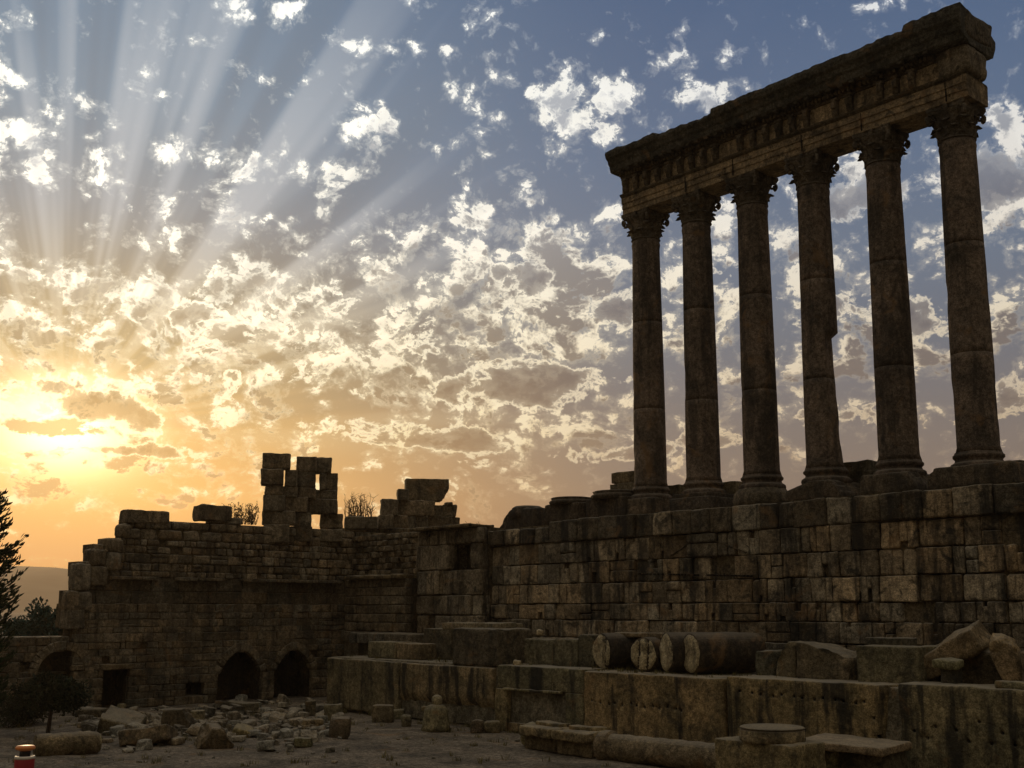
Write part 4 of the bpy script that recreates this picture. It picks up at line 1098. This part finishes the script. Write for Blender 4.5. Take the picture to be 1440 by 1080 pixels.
for o in bpy.data.objects:
    if o.parent is None and o.get('category') and not o.get('kind'): o['kind'] = 'thing'
gr = MB()
def tuft(p, n, h):
    for _ in range(n):
        a = rnd.uniform(0, 6.28); l = h * rnd.uniform(.5, 1.2); b0 = Vector(p) + Vector((rnd.gauss(0, .12), rnd.gauss(0, .12), -.04))
        d = Vector((math.cos(a) * .45, math.sin(a) * .45, 1)).normalized(); s = Vector((-math.sin(a), math.cos(a), 0)) * .018
        m_ = b0 + d * l * .55; t_ = b0 + d * l + Vector((math.cos(a), math.sin(a), -.3)) * l * .2; g = rnd.uniform(.5, 1.4)
        gr.add([b0 - s, b0 + s, m_ + s * .7, m_ - s * .7, t_], [(0, 1, 2, 3), (3, 2, 4)], (g, g, g * .8), False)
for k in range(420):
    x, y = rnd.uniform(20, 1020), rnd.uniform(985, 1078)
    q = gpt(x, y)
    if q.y > -13.4 and q.x > -76.5 or q.x < -87: continue
    if rnd.random() < .55 and q.y < -15 and q.x > -64: continue
    tuft(q, rnd.randrange(8, 22), rnd.uniform(.16, .42))
for k in range(150):
    u_ = rnd.uniform(-75, -18); tuft((u_, rnd.uniform(-12.6, -10.2), 3.98), rnd.randrange(6, 16), rnd.uniform(.15, .4))
for k in range(60):
    u_ = rnd.uniform(-76, -26); tuft((u_, -13.25 - abs(rnd.gauss(0, .25)), 0), rnd.randrange(10, 22), rnd.uniform(.2, .5))
tag(gr.build('dry_grass', M_GRASS), kind='stuff')
# ================================================================== CAMERA
cam = bpy.data.cameras.new('camera'); co = bpy.data.objects.new('camera', cam); COL.objects.link(co)
cam.sensor_width = 36; cam.lens = FPX / 1440 * 36; cam.shift_y = 50 / 1440; cam.clip_start = .5; cam.clip_end = 30000
co.location = (0, VC, ZC); co.rotation_euler = (math.pi / 2 + PITCH, 0, math.atan2(HC, HS))
sc.camera = co
# ================================================================== SUN
SAZ, SEL = azel(92, 600)
sl_ = bpy.data.lights.new('sun', 'SUN'); so = bpy.data.objects.new('sun', sl_); COL.objects.link(so)
sd = Vector((math.sin(R(SAZ)) * math.cos(R(SEL)), math.cos(R(SAZ)) * math.cos(R(SEL)), math.sin(R(SEL))))
so.rotation_euler = sd.to_track_quat('Z', 'Y').to_euler(); so.location = sd * 400
SUN_STRENGTH = .9
sl_.energy = SUN_STRENGTH; sl_.angle = R(2); sl_.color = (1, .72, .4)
sc.view_settings.view_transform = 'Standard'; sc.view_settings.look = 'None'; sc.view_settings.exposure = 0; sc.view_settings.gamma = 1
# ================================================================== SKY
w = bpy.data.worlds.new('World'); sc.world = w; w.use_nodes = True
nt = w.node_tree; N = nt.nodes; L = nt.links; N.clear()
def val(x, s):
    if isinstance(x, (int, float)): s.default_value = x
    else: L.new(x, s)
def mth(op, a, b=0., c=0.):
    n = N.new('ShaderNodeMath'); n.operation = op
    val(a, n.inputs[0]); val(b, n.inputs[1])
    if op in ('MULTIPLY_ADD', 'SMOOTH_MIN', 'SMOOTH_MAX'): val(c, n.inputs[2])
    return n.outputs[0]
add = lambda a, b: mth('ADD', a, b); sub_ = lambda a, b: mth('SUBTRACT', a, b); mul = lambda a, b: mth('MULTIPLY', a, b)
mad = lambda a, b, c: mth('MULTIPLY_ADD', a, b, c)
def rng(v, a, b, c=0., d=1., mode='SMOOTHSTEP'):
    n = N.new('ShaderNodeMapRange'); n.interpolation_type = mode
    for i, x in enumerate((a, b, c, d)): val(x, n.inputs[i + 1])
    L.new(v, n.inputs[0]); return n.outputs[0]
def mix(f, a, b, mode='MIX'):
    n = N.new('ShaderNodeMix'); n.data_type = 'RGBA'; n.blend_type = mode; n.clamp_factor = True
    for s, x in ((n.inputs[0], f), (n.inputs[6], a), (n.inputs[7], b)):
        if isinstance(x, tuple): s.default_value = (*x, 1)
        else: val(x, s)
    return n.outputs[2]
def vec(x, y, z=0.):
    n = N.new('ShaderNodeCombineXYZ'); val(x, n.inputs[0]); val(y, n.inputs[1]); val(z, n.inputs[2]); return n.outputs[0]
def noi(v, s, det=6, rgh=.55, dist=0., lac=2.):
    n = N.new('ShaderNodeTexNoise'); n.noise_dimensions = '2D'; n.inputs['Scale'].default_value = s; n.inputs['Detail'].default_value = det
    n.inputs['Roughness'].default_value = rgh; n.inputs['Distortion'].default_value = dist; n.inputs['Lacunarity'].default_value = lac
    L.new(v, n.inputs['Vector']); return n
def lin(c): return tuple(((x / 255) / 12.92 if x <= 10 else ((x / 255 + .055) / 1.055) ** 2.4) for x in c)
def ramp(v, stops, lo, hi):
    n = N.new('ShaderNodeValToRGB'); L.new(rng(v, lo, hi, 0, 1, 'LINEAR'), n.inputs[0]); cr = n.color_ramp
    while len(cr.elements) < len(stops): cr.elements.new(.5)
    for e, (p, c) in zip(cr.elements, stops): e.position = (p - lo) / (hi - lo); e.color = (*lin(c), 1)
    return n.outputs[0]
tc = N.new('ShaderNodeTexCoord'); sx = N.new('ShaderNodeSeparateXYZ'); L.new(tc.outputs['Generated'], sx.inputs[0])
DEG = 180 / math.pi
el = mul(mth('ARCSINE', sx.outputs[2]), DEG)
AZC = -48.3                                                # the compass heading the gallery of ruins closes off
rx = sub_(mul(sx.outputs[0], math.cos(R(AZC))), mul(sx.outputs[1], math.sin(R(AZC))))
ry = add(mul(sx.outputs[0], math.sin(R(AZC))), mul(sx.outputs[1], math.cos(R(AZC))))
az = mul(mth('ARCTAN2', rx, ry), DEG)                      # degrees right of that heading
def pz(x, y):
    a, e = azel(x, y); return a - AZC, e
SA, SE = pz(92, 600)
da = sub_(az, SA); de = sub_(el, SE)
# clear air: two elevation ramps (towards the sun, away from it), and the dim far side of the sky
near = ramp(el, [(-2, (170, 100, 44)), (2.5, (212, 132, 50)), (5.5, (230, 164, 74)), (8.5, (200, 154, 84)), (12, (158, 138, 100)), (15.5, (138, 134, 122)), (19, (132, 142, 152)), (24, (122, 143, 162)), (30, (108, 132, 156))], -2, 30)
far = ramp(el, [(-2, (116, 92, 78)), (3, (128, 106, 92)), (6, (132, 116, 106)), (9, (122, 114, 112)), (13, (106, 112, 124)), (17, (102, 116, 136)), (22, (90, 110, 138)), (30, (70, 95, 130))], -2, 30)
s1 = rng(da, 2, 31)
base = mix(s1, near, far)
back = rng(mth('ABSOLUTE', az), 40, 100)
base = mix(back, base, ramp(el, [(-2, (62, 53, 42)), (8, (80, 71, 58)), (20, (100, 92, 80)), (30, (118, 110, 99))], -2, 30))
# sun glow behind the clouds
th2 = add(mul(da, da), mul(mul(de, de), 2.2))
g1 = mth('EXPONENT', mul(th2, -1 / (2 * 2.1 ** 2))); g2 = mth('EXPONENT', mul(th2, -1 / (2 * 8. ** 2)))
base = mix(1., base, mix(1., mix(g1, (0, 0, 0), (2.6, 2.1, 1.2)), mix(g2, (0, 0, 0), (.2, .13, .035)), 'ADD'), 'ADD')
# crepuscular rays fan up from the sun
phi = mth('ARCTAN2', de, da)
r_ = mth('SQRT', add(mul(da, da), mul(de, de)))
rn = mad(noi(vec(mul(phi, 3.2), mul(r_, .01), 0), 4.9, 1, .5).outputs[0], .36, mul(noi(vec(mul(phi, 3.2), mul(r_, .012)), 1.7, 1, .45).outputs[0], .64))
ray_s = rng(rn, .3, .7, -.9, 1.)
rfall = mul(rng(r_, 1.5, 6), rng(r_, 32, 12, .1, 1.)); rfall = mul(rfall, rng(de, -2., 4)); rfall = mul(rfall, rng(da, 44, 12))
rayv = mul(ray_s, rfall)
def rays(c, k): 
    c = mix(mul(rng(rayv, 0, 1, 0, 1, 'LINEAR'), .46 * k), c, mix(rng(el, 10, 20), (1.0, .84, .52), (.64, .67, .7)))
    return mix(mul(rng(rayv, 0, -.7, 0, 1, 'LINEAR'), .42 * k), c, mix(rng(el, 11, 22), (.2, .15, .09), (.12, .165, .22)))
base = rays(base, 1.)
# cloud fields: where the broken layer is thick, and the puffs that stand alone (pixel -> compass, elevation)
F = [  # x, y, half width, half height, amount
    (5, 110, 16, 40, .34), (25, 195, 45, 50, .36), (70, 240, 40, 22, .26), (215, 35, 50, 24, .2), (120, 20, 40, 20, .05), (345, 14, 26, 20, .3), (310, 32, 34, 12, .2), (405, 14, 20, 14, .3), (270, 62, 18, 18, .16),
    (150, 215, 26, 18, .3), (120, 192, 40, 8, .16), (265, 215, 50, 22, .28), (365, 225, 26, 26, .26), (415, 150, 22, 20, .22), (440, 60, 40, 16, .16), (220, 282, 24, 14, .28), (215, 325, 40, 26, .32), (335, 265, 50, 22, .22), (330, 310, 40, 16, .24), (160, 250, 40, 10, .14),
    (465, 245, 40, 40, .34), (505, 70, 26, 20, .2), (538, 182, 32, 42, .42), (635, 72, 17, 12, .5), (690, 115, 22, 40, .34), (640, 130, 16, 22, .26), (625, 205, 20, 20, .26), (680, 195, 22, 22, .26), (775, 150, 44, 44, .4), (855, 150, 46, 46, .36), (860, 195, 16, 20, .26), (945, 84, 22, 16, .55), (985, 140, 36, 26, .42), (1045, 115, 30, 18, .34),
    (1080, 85, 14, 26, .24), (1020, 85, 16, 10, .2), (1205, 8, 14, 14, .4), (1240, 10, 16, 18, .34), (1270, 14, 8, 22, .34), (1415, 180, 26, 34, .5), (718, 37, 24, 7, .34), (940, 48, 16, 8, .26),
    (60, 385, 50, 18, .24), (90, 470, 120, 50, .22), (270, 440, 70, 60, .26), (330, 400, 50, 26, .22), (390, 470, 90, 70, .22), (160, 410, 60, 26, .2), (470, 380, 70, 50, .16), (520, 490, 70, 40, .22), (560, 400, 50, 40, .16), (520, 320, 30, 16, .24), (600, 320, 24, 18, .34), (655, 300, 28, 30, .42), (650, 370, 50, 36, .34), (755, 350, 50, 50, .46), (800, 410, 46, 50, .4), (690, 410, 40, 26, .3), (700, 470, 90, 40, .26), (790, 480, 46, 36, .3), (860, 330, 20, 60, .3),
    (690, 555, 110, 26, .3), (540, 560, 70, 18, .2), (660, 622, 80, 16, .36), (800, 590, 50, 20, .26), (860, 615, 50, 20, .24), (1015, 300, 22, 40, .4), (1195, 235, 26, 40, .42), (1300, 340, 60, 26, .24), (1110, 370, 24, 50, .34), (1200, 390, 60, 30, .2), (1210, 500, 60, 60, .26), (1310, 500, 60, 26, .26), (1410, 330, 40, 50, .24), (1420, 460, 40, 50, .24), (1180, 260, 130, 60, .08),
    (70, 598, 100, 12, .34), (150, 650, 90, 14, .26), (50, 690, 70, 12, .24), (230, 700, 120, 12, .14), (250, 610, 60, 10, .2),
    (1420, 200, 40, 70, .2), (1360, 300, 70, 30, .16), (1110, 330, 40, 40, .16), (100, 150, 60, 14, .14), (60, 40, 40, 14, .12), (180, 110, 40, 14, .1),
    (940, 420, 30, 60, .2), (1020, 440, 26, 60, .16), (1110, 560, 60, 50, .16), (1330, 250, 60, 40, .2), (100, 560, 120, 20, .18), (260, 540, 90, 26, .22), (350, 575, 40, 20, .24), (170, 620, 90, 14, .2), (240, 655, 90, 12, .18), (420, 640, 120, 14, .12)]
msk = add(rng(el, 22, 13, -.05, .06), rng(el, 2, 5.5, -.02, .06))
for (x, y, hw, hh, am) in F:
    a0, e0 = pz(x, y); a1, _ = pz(x + hw, y); _, e1 = pz(x, y - hh)
    dx = mul(sub_(az, a0), 1 / (a1 - a0)); dy = mul(sub_(el, e0), 1 / (e1 - e0))
    msk = mad(mth('EXPONENT', mul(add(mul(dx, dx), mul(dy, dy)), -.8)), am * .88, msk)
CX0 = mul(az, .1)
def qy(e): return mad(e, .1, mul(mth('LOGARITHM', mth('MAXIMUM', add(mul(e, .25), 1.), .2), math.e), .55))
q0 = vec(CX0, qy(el), .7)
wp = noi(q0, 2.6, 2, .5)
def warp(q, k):
    n = N.new('ShaderNodeVectorMath'); n.operation = 'MULTIPLY_ADD'; L.new(wp.outputs['Color'], n.inputs[0]); n.inputs[1].default_value = (k, k, k); L.new(q, n.inputs[2]); return n.outputs[0]
qa = warp(q0, .14)
fb = noi(qa, 4.7, 9, .57).outputs[0]
def billow(q, det):
    vo = N.new('ShaderNodeTexVoronoi'); vo.feature = 'F1'; vo.voronoi_dimensions = '2D'; vo.inputs['Scale'].default_value = 9.5; vo.inputs['Detail'].default_value = det; vo.inputs['Roughness'].default_value = .62; vo.inputs['Lacunarity'].default_value = 2.3
    L.new(q, vo.inputs['Vector']); return sub_(.42, vo.outputs['Distance'])
n9 = noi(q0, 28., 2, .5)
qv = N.new('ShaderNodeVectorMath'); qv.operation = 'MULTIPLY_ADD'; L.new(n9.outputs['Color'], qv.inputs[0]); qv.inputs[1].default_value = (.035, .035, 0); L.new(qa, qv.inputs[2])
puff = billow(qv.outputs[0], 3.)
dens = add(mul(sub_(fb, .5), 1.25), mul(puff, .3)); dens = add(dens, msk); dens = sub_(dens, .15)
# the same field a little nearer the light: sides and tops that face it stay bright
qb = warp(vec(add(CX0, -.05), qy(add(el, .55)), .7), .14)
fb2 = noi(qb, 4.7, 4, .5).outputs[0]
edge = sub_(fb, fb2)
alpha = rng(dens, -.035, .085)
wisp = mul(rng(dens, -.2, .02), .2)
low = noi(qa, 2.1, 4, .5).outputs[0]
thick = mad(sub_(low, .5), .55, add(mul(dens, .8), mul(edge, -.9)))
t0 = rng(el, 6, 26, -.1, .1, 'LINEAR')
core = rng(thick, t0, add(t0, .2))
lit_n = ramp(el, [(-2, (226, 160, 80)), (4, (250, 206, 120)), (8, (255, 238, 178)), (13, (255, 248, 220)), (19, (248, 248, 244)), (30, (240, 243, 246))], -2, 30)
lit_f = ramp(el, [(-2, (160, 120, 90)), (4, (192, 158, 122)), (9, (220, 196, 160)), (14, (236, 222, 196)), (20, (238, 234, 226)), (30, (228, 232, 236))], -2, 30)
sh_n = ramp(el, [(-2, (186, 124, 62)), (5, (190, 136, 68)), (9, (160, 120, 64)), (12.5, (142, 120, 84)), (16, (172, 164, 148)), (20, (190, 192, 192)), (30, (190, 198, 208))], -2, 30)
sh_f = ramp(el, [(-2, (136, 102, 82)), (5, (130, 104, 88)), (9, (108, 94, 88)), (14, (94, 90, 96)), (19, (112, 114, 124)), (24, (160, 166, 176)), (30, (176, 184, 196))], -2, 30)
lit = mix(s1, lit_n, lit_f); lit = mix(rng(fb2, .62, .42, 0, .16), lit, (.56, .54, .5)); shd = mix(s1, sh_n, sh_f)
lit = mix(1., lit, mix(rng(da, 44, 6), (.0, .0, .0), (.34, .32, .22)), 'ADD')
cl = mix(mul(core, .92), lit, shd)
cl = mix(1., cl, mix(g1, (0, 0, 0), (.55, .4, .16)), 'ADD')
cl = rays(cl, .8)
cl = mix(mul(back, .9), cl, (.12, .108, .092))
sky = mix(mul(wisp, mad(back, -1., 1.)), base, lit)
sky = mix(alpha, sky, cl)
# thicker banks that stand against the light: dull bodies with a bright torn rim
G = [(735, 385, 48, 34, .5), (700, 545, 120, 22, .5), (640, 622, 100, 14, .5), (395, 470, 50, 30, .34), (560, 440, 70, 24, .3), (620, 490, 60, 20, .3), (800, 520, 60, 26, .36), (250, 440, 36, 22, .34), (150, 575, 50, 20, .42), (205, 600, 40, 16, .3), (150, 632, 34, 7, .5), (215, 635, 44, 11, .5), (30, 640, 50, 10, .36), (110, 570, 30, 12, .3),
     (330, 530, 90, 16, .3), (470, 600, 110, 14, .3), (60, 540, 60, 14, .36), (300, 490, 40, 14, .3), (1230, 250, 70, 50, .36), (1400, 260, 50, 60, .5), (1300, 440, 90, 30, .36), (1190, 430, 60, 24, .3), (1040, 380, 40, 24, .26), (870, 430, 40, 40, .36), (1120, 300, 60, 24, .24), (1370, 560, 90, 30, .34), (1180, 590, 80, 20, .3), (960, 610, 60, 20, .3), (850, 640, 90, 12, .3)]
dk = mul(sub_(noi(qv.outputs[0], 3.1, 9, .56).outputs[0], .5), 1.0)
dk = add(dk, mul(puff, .16)); dm = rng(el, 22, 12, -.02, .02)
for (x, y, hw, hh, am) in G:
    a0, e0 = pz(x, y); a1, _ = pz(x + hw, y); _, e1 = pz(x, y - hh)
    dx = mul(sub_(az, a0), 1 / (a1 - a0)); dy = mul(sub_(el, e0), 1 / (e1 - e0))
    dm = mad(mth('EXPONENT', mul(add(mul(dx, dx), mul(dy, dy)), -.7)), am * .86, dm)
dk = sub_(add(dk, dm), .2)
da_ = mul(rng(dk, -.02, .1), mad(back, -1., 1.))
rim = mul(rng(dk, -.07, .0), rng(dk, .07, .0))
rim = mul(rim, rng(el, 24, 14, .1, .8))
sky = mix(mul(da_, .85), sky, mix(rng(dk, .0, .25), mix(.22, shd, lit), shd))
sky = mix(rim, sky, lit)
sky = mix(rng(el, 33, 58), sky, (.38, .35, .31))             # unseen overhead sky, brightened to light the upward faces
# low band of dust: clouds sink into it
sky = mix(rng(el, 4.5, .5, 0, .8), sky, base)
sky = mix(rng(el, 0, -1.5), sky, (.05, .045, .04))
nis = N.new('ShaderNodeTexSky'); nis.sky_type = 'NISHITA'; nis.sun_disc = False; nis.sun_elevation = R(SEL); nis.sun_rotation = R(SAZ); nis.dust_density = 3
sky = mix(1., sky, mix(1., nis.outputs[0], (.004, .004, .004), 'MULTIPLY'), 'ADD')
w.cycles.sampling_method = 'MANUAL'; w.cycles.sample_map_resolution = 512
bg = N.new('ShaderNodeBackground'); L.new(sky, bg.inputs[0]); bg.inputs[1].default_value = 1.
wo = N.new('ShaderNodeOutputWorld'); L.new(bg.outputs[0], wo.inputs[0])

# ================================================================== THE AIR
hb = MB(); box(hb, (-7900, -7900, -29), (7900, 7900, 420), AX, Vector((0, 0, 0)), (1, 1, 1))
hz = bpy.data.materials.new('haze_air'); hz.use_nodes = True; hn = hz.node_tree.nodes; hn.clear()
ho = hn.new('ShaderNodeOutputMaterial'); pv = hn.new('ShaderNodeVolumePrincipled')
pv.inputs['Color'].default_value = (1., .8, .6, 1); pv.inputs['Density'].default_value = .95e-4; pv.inputs['Anisotropy'].default_value = .6
hz.node_tree.links.new(pv.outputs[0], ho.inputs['Volume'])
tag(hb.build('haze', hz), kind='stuff')
